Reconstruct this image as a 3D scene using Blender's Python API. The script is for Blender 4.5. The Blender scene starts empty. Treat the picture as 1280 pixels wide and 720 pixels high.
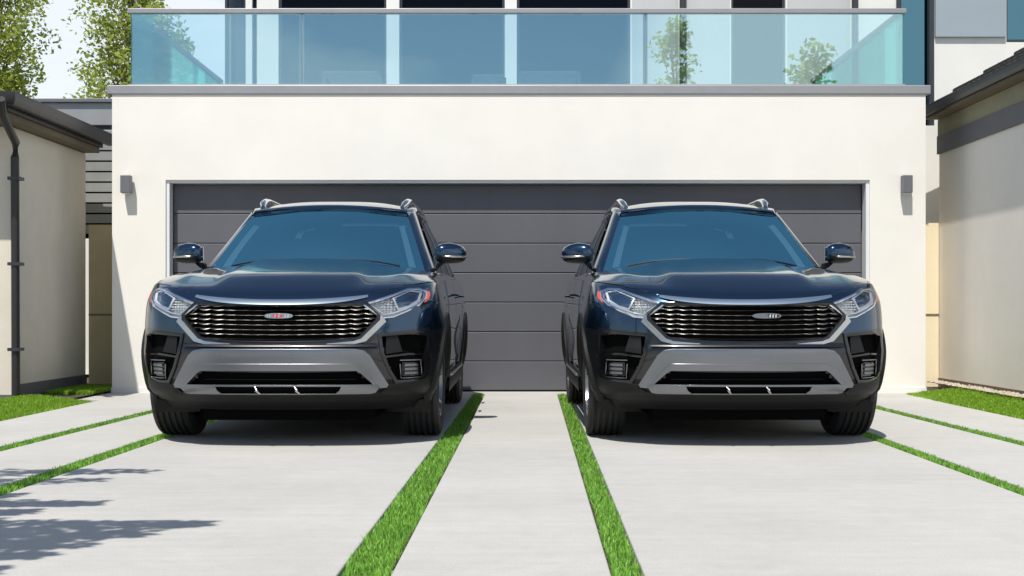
import bpy, bmesh, math, random
from mathutils import Vector, noise
random.seed(7)
R = math.radians
scene = bpy.context.scene
COL = scene.collection
F = 1485.0; EYE = 0.85; VX = 645.0; VY = 390.0

# ------------------------------------------------------------------ materials
def newmat(name):
    m = bpy.data.materials.new(name); m.use_nodes = True
    nt = m.node_tree
    return m, nt, nt.nodes['Principled BSDF']
def principled(name, col, rough=0.5, metal=0.0, coat=0.0, spec=0.5, coat_rough=0.03,
               var=0.0, vscale=8.0, bump=0.0, bscale=60.0, stretch=(1,1,1), detail=6):
    m, nt, b = newmat(name)
    b.inputs['Base Color'].default_value = (*col, 1)
    b.inputs['Roughness'].default_value = rough
    b.inputs['Metallic'].default_value = metal
    b.inputs['Coat Weight'].default_value = coat
    b.inputs['Coat Roughness'].default_value = coat_rough
    b.inputs['Specular IOR Level'].default_value = spec
    if var or bump:
        tc = nt.nodes.new('ShaderNodeTexCoord'); mp = nt.nodes.new('ShaderNodeMapping')
        mp.inputs['Scale'].default_value = stretch
        nt.links.new(tc.outputs['Object'], mp.inputs['Vector'])
    if var:
        n = nt.nodes.new('ShaderNodeTexNoise'); n.inputs['Scale'].default_value = vscale
        n.inputs['Detail'].default_value = detail; n.inputs['Roughness'].default_value = 0.62
        nt.links.new(mp.outputs[0], n.inputs['Vector'])
        cr = nt.nodes.new('ShaderNodeMapRange')
        cr.inputs['From Min'].default_value = 0.3; cr.inputs['From Max'].default_value = 0.7
        cr.inputs['To Min'].default_value = 1 - var; cr.inputs['To Max'].default_value = 1 + var
        nt.links.new(n.outputs['Fac'], cr.inputs['Value'])
        mx = nt.nodes.new('ShaderNodeVectorMath'); mx.operation = 'SCALE'
        mx.inputs[0].default_value = col
        nt.links.new(cr.outputs[0], mx.inputs['Scale'])
        nt.links.new(mx.outputs[0], b.inputs['Base Color'])
    if bump:
        n2 = nt.nodes.new('ShaderNodeTexNoise'); n2.inputs['Scale'].default_value = bscale
        n2.inputs['Detail'].default_value = 8
        nt.links.new(mp.outputs[0], n2.inputs['Vector'])
        bp = nt.nodes.new('ShaderNodeBump'); bp.inputs['Strength'].default_value = bump
        bp.inputs['Distance'].default_value = 0.01
        nt.links.new(n2.outputs['Fac'], bp.inputs['Height'])
        nt.links.new(bp.outputs[0], b.inputs['Normal'])
    return m
def glassmat(name, tint, fac, gloss=(1,1,1), rough=0.0, fres=True):
    m = bpy.data.materials.new(name); m.use_nodes = True; nt = m.node_tree; nt.nodes.clear()
    out = nt.nodes.new('ShaderNodeOutputMaterial'); mix = nt.nodes.new('ShaderNodeMixShader')
    tr = nt.nodes.new('ShaderNodeBsdfTransparent'); gl = nt.nodes.new('ShaderNodeBsdfGlossy')
    tr.inputs[0].default_value = (*tint, 1); gl.inputs[0].default_value = (*gloss, 1)
    gl.inputs['Roughness'].default_value = rough
    if fres:
        lw = nt.nodes.new('ShaderNodeLayerWeight'); lw.inputs['Blend'].default_value = 0.35
        mr = nt.nodes.new('ShaderNodeMapRange'); mr.inputs['To Min'].default_value = fac
        mr.inputs['To Max'].default_value = min(1, fac + 0.6)
        nt.links.new(lw.outputs['Fresnel'], mr.inputs['Value'])
        nt.links.new(mr.outputs[0], mix.inputs[0])
    else: mix.inputs[0].default_value = fac
    nt.links.new(tr.outputs[0], mix.inputs[1]); nt.links.new(gl.outputs[0], mix.inputs[2])
    nt.links.new(mix.outputs[0], out.inputs[0])
    return m
def leafmat(name, c1, c2, trans=0.35):
    m, nt, b = newmat(name)
    gi = nt.nodes.new('ShaderNodeNewGeometry'); rp = nt.nodes.new('ShaderNodeValToRGB')
    rp.color_ramp.elements[0].color = (*c1, 1); rp.color_ramp.elements[1].color = (*c2, 1)
    nt.links.new(gi.outputs['Random Per Island'], rp.inputs[0])
    nt.links.new(rp.outputs[0], b.inputs['Base Color'])
    b.inputs['Roughness'].default_value = 0.5
    t = nt.nodes.new('ShaderNodeBsdfTranslucent'); nt.links.new(rp.outputs[0], t.inputs[0])
    mx = nt.nodes.new('ShaderNodeMixShader'); mx.inputs[0].default_value = trans
    out = nt.nodes['Material Output']
    nt.links.new(b.outputs[0], mx.inputs[1]); nt.links.new(t.outputs[0], mx.inputs[2])
    nt.links.new(mx.outputs[0], out.inputs[0])
    return m

M = {}
M['render'] = principled('white_render', (.80,.775,.715), .85, var=.035, vscale=1.3, bump=.12, bscale=90)
M['render2'] = principled('white_render_upper', (.74,.73,.69), .85, var=.04, vscale=1.3, bump=.2, bscale=60)
M['beige'] = principled('beige_render', (.68,.63,.53), .9, var=.07, vscale=1.6, bump=.35, bscale=110)
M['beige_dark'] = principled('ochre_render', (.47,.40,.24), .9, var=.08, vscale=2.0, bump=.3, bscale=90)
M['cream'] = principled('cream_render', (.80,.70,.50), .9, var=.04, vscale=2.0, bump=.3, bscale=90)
M['greige'] = principled('greige_render', (.85,.80,.71), .9, var=.04, vscale=1.4, bump=.3, bscale=110)
M['greywall'] = principled('pale_grey_cladding', (.47,.48,.475), .6, var=.03, vscale=2)
M['wall_shade'] = principled('blue_grey_wall_shade', (.30,.35,.39), .6, var=.03, vscale=2)  # shade on the upper wall, put into the colour
M['coping'] = principled('grey_metal_coping', (.30,.305,.315), .45, metal=.2, var=.06, vscale=3)
M['darkmetal'] = principled('dark_grey_metal', (.045,.05,.058), .4, metal=.3, var=.08, vscale=6)
M['midmetal'] = principled('mid_grey_metal', (.16,.165,.18), .45, metal=.2, var=.05, vscale=5)
M['slat_grey'] = principled('weathered_grey_slat', (.28,.29,.28), .6, var=.1, vscale=4)
M['steel'] = principled('brushed_steel', (.42,.45,.46), .3, metal=.8)
M['frame_white'] = principled('white_frame', (.72,.73,.73), .5, var=.03, vscale=4)
M['door'] = principled('garage_door_paint', (.108,.11,.124), .5, var=.05, vscale=2.5, bump=.06, bscale=300, stretch=(1,1,.2))
M['door_dark'] = principled('garage_door_shadow_line', (.03,.03,.034), .6)
M['concrete'] = None
M['soil'] = principled('soil', (.06,.045,.03), .95, var=.3, vscale=30, bump=.6)
M['earth'] = principled('pale_ground', (.34,.33,.29), .95, var=.15, vscale=2, bump=.4)
M['asphalt'] = principled('asphalt', (.06,.06,.062), .9, var=.2, vscale=40, bump=.5)
M['tile'] = principled('dark_roof_tile', (.045,.04,.036), .75, var=.3, vscale=9, bump=.5, bscale=60)
M['soffit'] = principled('brown_soffit', (.16,.13,.085), .8, var=.12, vscale=5)
M['olive'] = principled('olive_soffit', (.30,.285,.18), .8, var=.08, vscale=5)
M['fascia'] = principled('black_gutter_metal', (.03,.03,.03), .4, metal=.2)
M['frieze'] = principled('grey_frieze', (.12,.12,.13), .6, var=.05, vscale=4)
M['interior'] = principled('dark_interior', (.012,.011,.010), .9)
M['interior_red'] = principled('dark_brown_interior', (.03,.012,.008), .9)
M['bark'] = principled('bark', (.13,.095,.06), .9, var=.3, vscale=20, bump=.7)
M['leaf'] = leafmat('birch_leaf', (.21,.30,.04), (.50,.56,.12), .55)
M['leaf2'] = leafmat('green_leaf', (.05,.10,.015), (.16,.22,.04), .4)
M['grass'] = leafmat('turf_blade', (.15,.36,.04), (.31,.60,.09), .35)
M['lawn'] = leafmat('lawn_blade', (.17,.34,.015), (.34,.55,.05), .4)
M['pebble'] = principled('pebble', (.42,.36,.28), .8, var=.4, vscale=25)
M['bal_glass'] = glassmat('balustrade_glass', (.90,.975,.98), .29, (.72,.97,1.0), 0.0, True)
M['bal_glass2'] = glassmat('side_balustrade_glass', (.45,.88,.80), .10, (.55,.95,.88), 0.0, True)
M['win_glass'] = glassmat('window_glass', (.5,.55,.6), .012, (.8,.9,1.0), 0.0, False)
M['win_blue'] = glassmat('blue_window_glass', (.12,.22,.28), .30, (.35,.75,.9), 0.02, False)
# car
M['paint'] = principled('midnight_paint', (.022,.055,.105), .18, metal=.92, coat=1.0, spec=.5, coat_rough=.015)
M['paint_low'] = principled('black_paint', (.008,.009,.010), .3, metal=.2, coat=.8, spec=.5, coat_rough=.05)
M['plastic'] = principled('black_plastic', (.006,.006,.006), .5, spec=.3, bump=.1, bscale=400)
M['gloss_black'] = principled('gloss_black', (.006,.006,.007), .12, coat=.5)
M['cavity'] = principled('matt_black', (.0025,.0025,.0025), .95, spec=.1)
M['silver'] = principled('satin_silver', (.22,.23,.25), .26, metal=.85, var=.03, vscale=15)
M['chrome'] = principled('chrome', (.78,.78,.78), .12, metal=1.0)
M['chrome_d'] = principled('dark_chrome', (.55,.54,.52), .25, metal=1.0)
M['lamp_silver'] = principled('lamp_reflector', (.82,.84,.87), .38, metal=.6)
M['windshield'] = glassmat('windshield_glass', (.50,.70,.80), .66, (.46,.98,1.0), 0.0, True)
M['side_glass'] = glassmat('side_window_glass', (.10,.12,.13), .10, (.85,.95,1.0), 0.0, True)
M['lens'] = glassmat('lamp_lens', (.96,.98,1.0), .05, (1,1,1), 0.0, True)
M['lens_blue'] = principled('lamp_projector', (.03,.07,.13), .08, metal=.6, coat=1)
M['amber'] = principled('side_marker_red', (.65,.06,.03), .2, coat=1)
M['lip_sky'] = principled('hood_sky_reflection', (.42,.52,.60), .3, metal=.9)  # sky reflection put into the blue tint of the metal
M['lamp_white'] = principled('lamp_crystal', (.88,.88,.86), .25, metal=.35, coat=1)
M['tyre'] = principled('tyre_rubber', (.020,.020,.020), .7, bump=.2, bscale=200)
M['rim'] = principled('alloy_rim', (.30,.31,.33), .3, metal=.9)
M['streak_light'] = principled('pale_pillar_reflection', (.80,.84,.86), .7)  # pale colour standing in for reflected streaks
M['seat'] = principled('seat_fabric', (.10,.11,.12), .8)
M['badge_red'] = principled('badge_red', (.55,.05,.04), .3, coat=1)
M['wood'] = principled('patio_frame', (.03,.05,.06), .5)

def concrete():
    m, nt, b = newmat('concrete_slab')
    tc = nt.nodes.new('ShaderNodeTexCoord')
    def nz(scale, st=(1,1,1), detail=8, rough=.6):
        mp = nt.nodes.new('ShaderNodeMapping'); mp.inputs['Scale'].default_value = st
        nt.links.new(tc.outputs['Object'], mp.inputs['Vector'])
        n = nt.nodes.new('ShaderNodeTexNoise'); n.inputs['Scale'].default_value = scale
        n.inputs['Detail'].default_value = detail; n.inputs['Roughness'].default_value = rough
        nt.links.new(mp.outputs[0], n.inputs['Vector']); return n
    def mr(n, a, c, lo=.3, hi=.7):
        r = nt.nodes.new('ShaderNodeMapRange'); r.inputs['From Min'].default_value = lo; r.inputs['From Max'].default_value = hi
        r.inputs['To Min'].default_value = a; r.inputs['To Max'].default_value = c
        nt.links.new(n.outputs['Fac'], r.inputs['Value']); return r
    def mul(a, c):
        x = nt.nodes.new('ShaderNodeMath'); x.operation = 'MULTIPLY'
        nt.links.new(a.outputs[0], x.inputs[0]); nt.links.new(c.outputs[0], x.inputs[1]); return x
    big = mr(nz(.8), .89, 1.06); streak = mr(nz(3.0, (.5,5,1)), .95, 1.04)
    fine = mr(nz(120, detail=4), .90, 1.08); mid = mr(nz(11), .96, 1.03)
    v = mul(mul(big, streak), mul(fine, mid))
    # small dark pits
    vo = nt.nodes.new('ShaderNodeTexVoronoi'); vo.inputs['Scale'].default_value = 26
    nt.links.new(tc.outputs['Object'], vo.inputs['Vector'])
    pit = nt.nodes.new('ShaderNodeMapRange'); pit.inputs['From Min'].default_value = .03; pit.inputs['From Max'].default_value = .09
    pit.inputs['To Min'].default_value = .8; pit.inputs['To Max'].default_value = 1
    nt.links.new(vo.outputs['Distance'], pit.inputs['Value'])
    v = mul(v, pit)
    s = nt.nodes.new('ShaderNodeVectorMath'); s.operation = 'SCALE'; s.inputs[0].default_value = (.475,.466,.437)
    nt.links.new(v.outputs[0], s.inputs['Scale']); nt.links.new(s.outputs[0], b.inputs['Base Color'])
    b.inputs['Roughness'].default_value = .85
    n1 = nz(50, (.6,2.2,1)); bp = nt.nodes.new('ShaderNodeBump'); bp.inputs['Strength'].default_value = .45; bp.inputs['Distance'].default_value = .008
    nt.links.new(n1.outputs['Fac'], bp.inputs['Height']); nt.links.new(bp.outputs[0], b.inputs['Normal'])
    return m
M['concrete'] = concrete()

# ------------------------------------------------------------------ helpers
def tag(o, label=None, cat=None, group=None, kind=None):
    if label: o['label'] = label
    if cat: o['category'] = cat
    if group: o['group'] = group
    if kind: o['kind'] = kind
    return o
def empty(name, loc=(0,0,0), label=None, cat=None, group=None):
    o = bpy.data.objects.new(name, None); COL.objects.link(o); o.location = loc
    o.empty_display_size = .2
    return tag(o, label, cat, group)
def link(name, me, parent=None):
    o = bpy.data.objects.new(name, me); COL.objects.link(o)
    if parent: o.parent = parent
    return o
def finish(me, mats, smooth=None):
    if not isinstance(mats, (list, tuple)): mats = [mats]
    for m in mats: me.materials.append(M[m] if isinstance(m, str) else m)
    if smooth is not None:
        me.polygons.foreach_set('use_smooth', [True]*len(me.polygons))
        me.set_sharp_from_angle(angle=R(smooth))
    me.update()
class MB:
    def __init__(s): s.v = []; s.f = []; s.mi = []
    def add(s, vs, fs, mi=0):
        n = len(s.v); s.v += [tuple(v) for v in vs]
        s.f += [tuple(i+n for i in f) for f in fs]; s.mi += [mi]*len(fs); return s
    def box(s, x0, x1, y0, y1, z0, z1, mi=0):
        return s.add([(x0,y0,z0),(x1,y0,z0),(x1,y1,z0),(x0,y1,z0),(x0,y0,z1),(x1,y0,z1),(x1,y1,z1),(x0,y1,z1)],
              [(0,3,2,1),(4,5,6,7),(0,1,5,4),(1,2,6,5),(2,3,7,6),(3,0,4,7)], mi)
    def tube(s, pts, rad, n=8, mi=0, cap=True):
        pts = [Vector(p) for p in pts]; rings = []
        base = len(s.v)
        up0 = None
        for i, p in enumerate(pts):
            d = (pts[min(i+1, len(pts)-1)] - pts[max(i-1, 0)]).normalized()
            up = Vector((0,0,1)) if abs(d.z) < .95 else Vector((1,0,0))
            a = d.cross(up).normalized(); b = a.cross(d)
            r = rad[i] if isinstance(rad, (list, tuple)) else rad
            for k in range(n):
                t = 2*math.pi*k/n; q = p + a*(r*math.cos(t)) + b*(r*math.sin(t)); s.v.append(tuple(q))
        for i in range(len(pts)-1):
            for k in range(n):
                k2 = (k+1) % n
                s.f.append((base+i*n+k, base+i*n+k2, base+(i+1)*n+k2, base+(i+1)*n+k)); s.mi.append(mi)
        if cap:
            s.f.append(tuple(base+k for k in range(n))); s.mi.append(mi)
            s.f.append(tuple(base+(len(pts)-1)*n+k for k in reversed(range(n)))); s.mi.append(mi)
        return s
    def lathe(s, prof, n, c=(0,0,0), mi=0):      # profile (r, x) about the X axis
        base = len(s.v); m = len(prof)
        for k in range(n):
            t = 2*math.pi*k/n
            for r, x in prof: s.v.append((c[0]+x, c[1]+r*math.cos(t), c[2]+r*math.sin(t)))
        for k in range(n):
            k2 = (k+1) % n
            for j in range(m-1):
                s.f.append((base+k*m+j, base+k*m+j+1, base+k2*m+j+1, base+k2*m+j)); s.mi.append(mi)
        return s
    def grid(s, P, mi=0, flip=False):
        base = len(s.v); a = len(P); b = len(P[0])
        for row in P: s.v += [tuple(p) for p in row]
        for i in range(a-1):
            for j in range(b-1):
                f = (base+i*b+j, base+i*b+j+1, base+(i+1)*b+j+1, base+(i+1)*b+j)
                s.f.append(f[::-1] if flip else f); s.mi.append(mi)
        return s
    def build(s, name, mats, parent=None, smooth=None, bevel=0, seg=2, recalc=True):
        me = bpy.data.meshes.new(name); me.from_pydata(s.v, [], s.f)
        me.polygons.foreach_set('material_index', s.mi)
        if recalc:
            bm = bmesh.new(); bm.from_mesh(me); bmesh.ops.recalc_face_normals(bm, faces=bm.faces[:])
            bm.to_mesh(me); bm.free()
        finish(me, mats, smooth)
        o = link(name, me, parent)
        if bevel:
            b = o.modifiers.new('bevel', 'BEVEL'); b.width = bevel; b.segments = seg; b.limit_method = 'ANGLE'
        return o
def boxobj(name, mat, parent, x0,x1,y0,y1,z0,z1, bevel=.006):
    return MB().box(x0,x1,y0,y1,z0,z1).build(name, mat, parent, bevel=bevel)
def interp(x, tab):
    if x <= tab[0][0]: return tab[0][1]
    for i in range(len(tab)-1):
        x0, y0 = tab[i]; x1, y1 = tab[i+1]
        if x <= x1:
            # monotone-ish catmull
            t = (x-x0)/(x1-x0)
            m0 = (y1-tab[i-1][1])/(x1-tab[i-1][0]) if i > 0 else (y1-y0)/(x1-x0)
            m1 = (tab[i+2][1]-y0)/(tab[i+2][0]-x0) if i+2 < len(tab) else (y1-y0)/(x1-x0)
            h = x1-x0; t2 = t*t; t3 = t2*t
            return (2*t3-3*t2+1)*y0 + (t3-2*t2+t)*h*m0 + (-2*t3+3*t2)*y1 + (t3-t2)*h*m1
    return tab[-1][1]
def lin(x, tab):
    if x <= tab[0][0]: return tab[0][1]
    for (x0,y0),(x1,y1) in zip(tab, tab[1:]):
        if x <= x1: return y0 + (y1-y0)*(x-x0)/(x1-x0)
    return tab[-1][1]
def sstep(a, b, x):
    t = max(0, min(1, (x-a)/(b-a))); return t*t*(3-2*t)

# ================================================================== THE CAR
L_F = .62; N_F = 2.7; L_R = .35; LEN = 4.80; AX_F = .88; AX_R = 3.82; WR = .375
def hw(z):  return interp(z, [(.22,.885),(.34,.935),(.5,.965),(.72,.978),(.92,.972),(1.02,.955),(1.12,.935),(1.2,.915)])
def y0f(z): return interp(z, [(.22,.20),(.30,.10),(.345,.035),(.42,.02),(.60,.0),(.66,.018),(.80,.03),(.90,.045),(.95,.075),(1.0,.12),(1.1,.22)])
def side_bulge(y, z):
    b = 0
    for ax in (AX_F, AX_R):
        r = math.hypot(y-ax, z-WR); b += .018*math.exp(-((r-.46)/.09)**2)
    b -= .022*math.exp(-((z-.62)/.16)**2)*sstep(1.35,1.6,y)*(1-sstep(3.2,3.4,y))
    return b
def front_y(x, z):
    w = hw(z); a = min(.9999, abs(x)/w)
    return y0f(z) + L_F*(1-(1-a**N_F)**(1/N_F))
def side_x(y, z):
    w = hw(z) + side_bulge(y, z)
    yy = y - y0f(z)
    if yy < L_F: return w*(max(0, 1-(1-yy/L_F)**N_F))**(1/N_F)
    return w
def fpt(x, z, off=0):           # point on the nose; off > 0 stands proud (towards the viewer and outwards)
    e = .01
    y = front_y(x, z)
    nx = (front_y(x+e, z)-front_y(x-e, z))/(2*e)
    l = math.sqrt(1+nx*nx); nx /= l
    ny = -1/l
    return (x + nx*off*.9, y + ny*off, z)
def spt(y, z, off=0, sg=1): return (sg*(side_x(y, z)+off), y, z)
def ztop(x, y):                 # top edge of the body side / leading edge of the hood
    if y < .62:
        a = min(1, abs(x)/.95); return .925 + .105*a**2.2
    return lin(y, [(.62,1.03),(1.0,1.065),(1.45,1.10),(2.2,1.125),(3.2,1.14),(4.8,1.15)])
def zbot(x, y):
    if y < .45: return .285
    return lin(y, [(.45,.285),(.6,.30),(1.3,.30),(3.3,.30),(4.2,.32),(4.8,.36)])

def stations():
    S = []
    n = 46
    for i in range(n+1):
        th = (math.pi/2)*i/n
        S.append(('f', math.sin(th)**(2/N_F) if i else 0, 1-(math.cos(th))**(2/N_F)))
    y = L_F+.03
    while y < LEN-L_R-.01:
        S.append(('s', y)); y += .022
    for i in range(0, 15):
        th = (math.pi/2)*(1-i/14)
        S.append(('r', math.sin(th)**(2/N_F) if i < 14 else 0, 1-(math.cos(th) if i else 0)**(2/N_F)))
    return S
ST = stations()
def shell_pt(s, z):
    if s[0] == 'f':
        x = hw(z)*s[1]; y = y0f(z) + L_F*s[2]
        if s[2] > .4: x += side_bulge(y, z)*sstep(.4,1,s[2])
        return (x, y, z)
    if s[0] == 's':
        y = s[1]; y += y0f(z)*(1-sstep(L_F, 1.2, y)) * .9
        return (hw(z)+side_bulge(y, z), y, z)
    w = hw(z); yr = lin(z, [(.3,4.72),(.45,4.80),(.75,4.80),(1.15,4.72)])
    return (w*s[1], yr - L_R*s[2], z)
def nominal(s):
    p = shell_pt(s, .95); return p[0], p[1]

# feature outlines on the nose, right half (x >= 0), (x, z)
def mirror_poly(half):           # half listed from the centre line outwards and back
    return half + [(-x, z) for x, z in reversed(half)]
GRILLE = [(0,.898),(.30,.899),(.535,.902),(.612,.835),(.60,.80),(.50,.692),(.46,.680),(.25,.664),(0,.660)]
INTAKE = [(0,.478),(.30,.478),(.475,.476),(.50,.462),(.575,.392),(0,.392)]
LAMP = [(.520,.897),(.60,.925),(.70,.962),(.78,.998),(.845,1.002),(.885,.985),(.888,.945),(.85,.895),(.78,.858),(.70,.822),(.635,.815)]
FOG = [(.625,.700),(.82,.715),(.90,.70),(.905,.60),(.895,.47),(.875,.43),(.80,.415),(.72,.415),(.675,.50),(.64,.60)]
def inpoly(x, z, P):
    c = False; n = len(P)
    for i in range(n):
        x0,z0 = P[i]; x1,z1 = P[(i+1)%n]
        if (z0 > z) != (z1 > z) and x < (x1-x0)*(z-z0)/(z1-z0)+x0: c = not c
    return c

def proj(mb, poly, fn, off, thick, step=.03, mi=0, wall=True):
    """fill a 2-D outline, lay it on a surface, give it thickness"""
    bm = bmesh.new()
    vs = [bm.verts.new((a, b, 0)) for a, b in poly]
    bm.faces.new(vs); bmesh.ops.triangulate(bm, faces=bm.faces[:])
    for ax in (0, 1):
        lo = min(p[ax] for p in poly); hi = max(p[ax] for p in poly)
        k = math.floor(lo/step)+1
        while k*step < hi - 1e-5:
            if k*step > lo + 1e-5:
                co = [0,0,0]; no = [0,0,0]; co[ax] = k*step; no[ax] = 1
                bmesh.ops.bisect_plane(bm, geom=bm.verts[:]+bm.edges[:]+bm.faces[:], plane_co=co, plane_no=no, dist=1e-6)
            k += 1
    bmesh.ops.dissolve_degenerate(bm, dist=1e-5, edges=bm.edges[:])
    bm.verts.ensure_lookup_table(); bm.verts.index_update()
    nv = len(bm.verts); base = len(mb.v)
    P2 = [(v.co.x, v.co.y) for v in bm.verts]
    mb.v += [fn(a, b, off) for a, b in P2]
    if thick: mb.v += [fn(a, b, off-thick) for a, b in P2]
    for f in bm.faces:
        idx = [v.index for v in f.verts]
        mb.f.append(tuple(base+i for i in idx)); mb.mi.append(mi)
        if thick: mb.f.append(tuple(base+nv+i for i in reversed(idx))); mb.mi.append(mi)
    if thick and wall:
        for e in bm.edges:
            if len(e.link_faces) == 1:
                a, b = e.verts[0].index, e.verts[1].index
                mb.f.append((base+a, base+b, base+nv+b, base+nv+a)); mb.mi.append(mi)
    bm.free(); return mb
def densify(loop, step=.03, closed=True):
    out = []; n = len(loop)
    for i in range(n if closed else n-1):
        a = loop[i]; b = loop[(i+1)%n]; d = math.hypot(b[0]-a[0], b[1]-a[1]); k = max(1, int(d/step))
        for j in range(k): out.append((a[0]+(b[0]-a[0])*j/k, a[1]+(b[1]-a[1])*j/k))
    if not closed: out.append(loop[-1])
    return out
def offset_loop(loop, w):
    n = len(loop); out = []
    area = sum(loop[i][0]*loop[(i+1)%n][1]-loop[(i+1)%n][0]*loop[i][1] for i in range(n))
    sg = 1 if area > 0 else -1
    for i in range(n):
        a = Vector(loop[i-1]); b = Vector(loop[i]); c = Vector(loop[(i+1)%n])
        d1 = (b-a).normalized(); d2 = (c-b).normalized()
        n1 = Vector((d1.y,-d1.x)); n2 = Vector((d2.y,-d2.x)); m = (n1+n2)
        if m.length < 1e-4: m = n1
        m.normalize(); k = 1/max(.5, m.dot(n1))
        out.append((b.x+m.x*w*k*sg, b.y+m.y*w*k*sg))
    return out
def ring(mb, outer, inner, fn, off, depth, mi=0):
    """frame between two equal-length loops with a rounded face and inner wall"""
    n = len(outer)
    rows = []
    mid = [((o[0]+i[0])/2, (o[1]+i[1])/2) for o, i in zip(outer, inner)]
    for lp, of in ((outer, off-.012), (outer, off-.002), (mid, off), (inner, off-.004), (inner, off-depth)):
        rows.append([fn(a, b, of) for a, b in lp])
    base = len(mb.v)
    for r_ in rows: mb.v += r_
    for j in range(len(rows)-1):
        for i in range(n):
            i2 = (i+1)%n
            mb.f.append((base+j*n+i, base+j*n+i2, base+(j+1)*n+i2, base+(j+1)*n+i)); mb.mi.append(mi)
    return mb

def build_car():
    root = empty('parked_car')
    # ---------------- body shell
    mb = MB(); NZ = 44
    def keep(c):
        x, y, z = c
        if y < .75 and x < .93:
            if inpoly(x, z, GR2) or inpoly(x, z, IN2) or inpoly(x, z, LAMP) or inpoly(x, z, FOG): return False
        if x > .6:
            for ax in (AX_F, AX_R):
                if math.hypot(y-ax, z-WR) < .445: return False
        return True
    GR2 = [(-.01,.66),(-.01,.9)] + GRILLE[1:-1]; IN2 = [(-.01,.392),(-.01,.478)] + INTAKE[1:-1] + [(.575,.392)]
    cols = []
    for s in ST:
        nx, ny = nominal(s); zb = zbot(nx, ny); zt = ztop(nx, ny)
        cols.append([shell_pt(s, zb+(zt-zb)*j/NZ) for j in range(NZ+1)])
    for sg in (1, -1):
        base = len(mb.v)
        for c in cols: mb.v += [(sg*p[0], p[1], p[2]) for p in c]
        for i in range(len(cols)-1):
            for j in range(NZ):
                a = cols[i][j]; c = cols[i+1][j+1]
                ctr = ((a[0]+c[0])/2, (a[1]+c[1])/2, (a[2]+c[2])/2)
                if not keep(ctr): continue
                f = (base+i*(NZ+1)+j, base+(i+1)*(NZ+1)+j, base+(i+1)*(NZ+1)+j+1, base+i*(NZ+1)+j+1)
                mb.f.append(f if sg > 0 else f[::-1])
                low = ctr[2] < (.42 if ctr[1] < .7 else .36)
                mb.mi.append(1 if low else (2 if ctr[1] < .62 and ctr[2] < .715+.03*sstep(.5,.9,abs(ctr[0])) else 0))
    # ---------------- fender tops and shelf up to the glass
    def hood_end(x):   # rear edge of the hood
        a = x/.86; return (x, 1.20+.20*a*a, 1.212-.07*a*a)
    NK = 34
    hood_rows = []
    front_cols = []
    for s in ST:
        nx, ny = nominal(s)
        if s[0] == 'r' or ny > 1.44: break
        if s[0] == 'f': t = .90*s[1]
        else: t = .90+.10*min(1, (ny-L_F)/(1.42-L_F))
        front_cols.append((s, nx, ny, t*.86))
    for (s, nx, ny, tx) in front_cols:
        e = Vector(shell_pt(s, ztop(nx, ny))); h = Vector(hood_end(tx))
        row = []
        for k in range(NK+1):
            u = k/NK; u = u**1.25
            p = e.lerp(h, u)
            f = interp(u, [(0,0),(.03,.11),(.10,.25),(.28,.50),(.34,.555),(.5,.665),(.8,.868),(1,1)])
            p.z = e.z + (h.z-e.z)*f
            # power dome crease and side valleys
            cr = sstep(.40,.50,abs(p.x) if p.y > .3 else abs(p.x))
            p.z += .020*(1-cr)*sstep(0.02,.3,u)
            p.z += .012*math.exp(-((abs(p.x)-.72)/.08)**2)*sstep(.05,.4,u)*(1-sstep(.8,1,u))
            row.append(p)
        hood_rows.append(row)
    for sg in (1,-1):
        P = [[(sg*p.x, p.y, p.z) for p in r_] for r_ in hood_rows]
        mb.grid(P, 0, flip=sg < 0)
    # shelf between body side and side glass (behind the hood)
    def belt_in(y): return (.885, y, lin(y, [(1.3,1.13),(2.2,1.145),(4.5,1.17)]))
    for sg in (1,-1):
        rows = []
        for s in ST:
            nx, ny = nominal(s)
            if s[0] == 's' and ny > 1.38 and ny < 4.5:
                e = shell_pt(s, ztop(nx, ny)); b = belt_in(ny)
                rows.append([(sg*e[0], e[1], e[2]), (sg*(e[0]*.7+b[0]*.3+.004), e[1], e[2]*.6+b[2]*.4+.004), (sg*b[0], b[1], b[2])])
        mb.grid(rows, 0, flip=sg < 0)
    body = mb.build('body', ['paint', 'plastic', 'paint_low'], root, smooth=38, recalc=False)
    # merge the seam so shading is continuous
    bm = bmesh.new(); bm.from_mesh(body.data); bmesh.ops.remove_doubles(bm, verts=bm.verts[:], dist=.0008)
    bmesh.ops.recalc_face_normals(bm, faces=bm.faces[:]); bm.to_mesh(body.data); bm.free()
    body.data.set_sharp_from_angle(angle=R(32))
    # ---------------- hood panel, a clamshell lying 4 mm proud
    hb = MB()
    P = []
    for (s, nx, ny, tx), row in zip(front_cols, hood_rows):
        if nx < .955:
            k0 = 0 if nx < .5 else int(round(NK*.10*sstep(.5,.9,nx)+.01))
            rr = []
            for k in range(NK+1):
                kk = k0 + (NK-k0)*k/NK; a = int(kk); fr = kk-a
                p = row[a].lerp(row[min(NK, a+1)], fr)
                rr.append(Vector((p.x, p.y, p.z+.005)))
            rr = [Vector((rr[0].x, rr[0].y+.006, rr[0].z-.012))] + rr + [Vector((rr[-1].x, rr[-1].y+.004, rr[-1].z-.02))]
            P.append(rr)
    full = [[(-p.x, p.y, p.z) for p in r_] for r_ in reversed(P[1:])] + [[tuple(p) for p in r_] for r_ in P]
    hb.grid(full)
    hood = hb.build('hood', 'paint', root, smooth=32)
    # lip along the hood's leading edge, its pale blue painted in as reflected sky
    lip = MB()
    xs = [i*.03 for i in range(-18, 19)]
    def noseline(x): return .925+.105*(abs(x)/.95)**2.2
    def tp(x): return max(.06, 1-(abs(x)/.545)**5)
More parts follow.
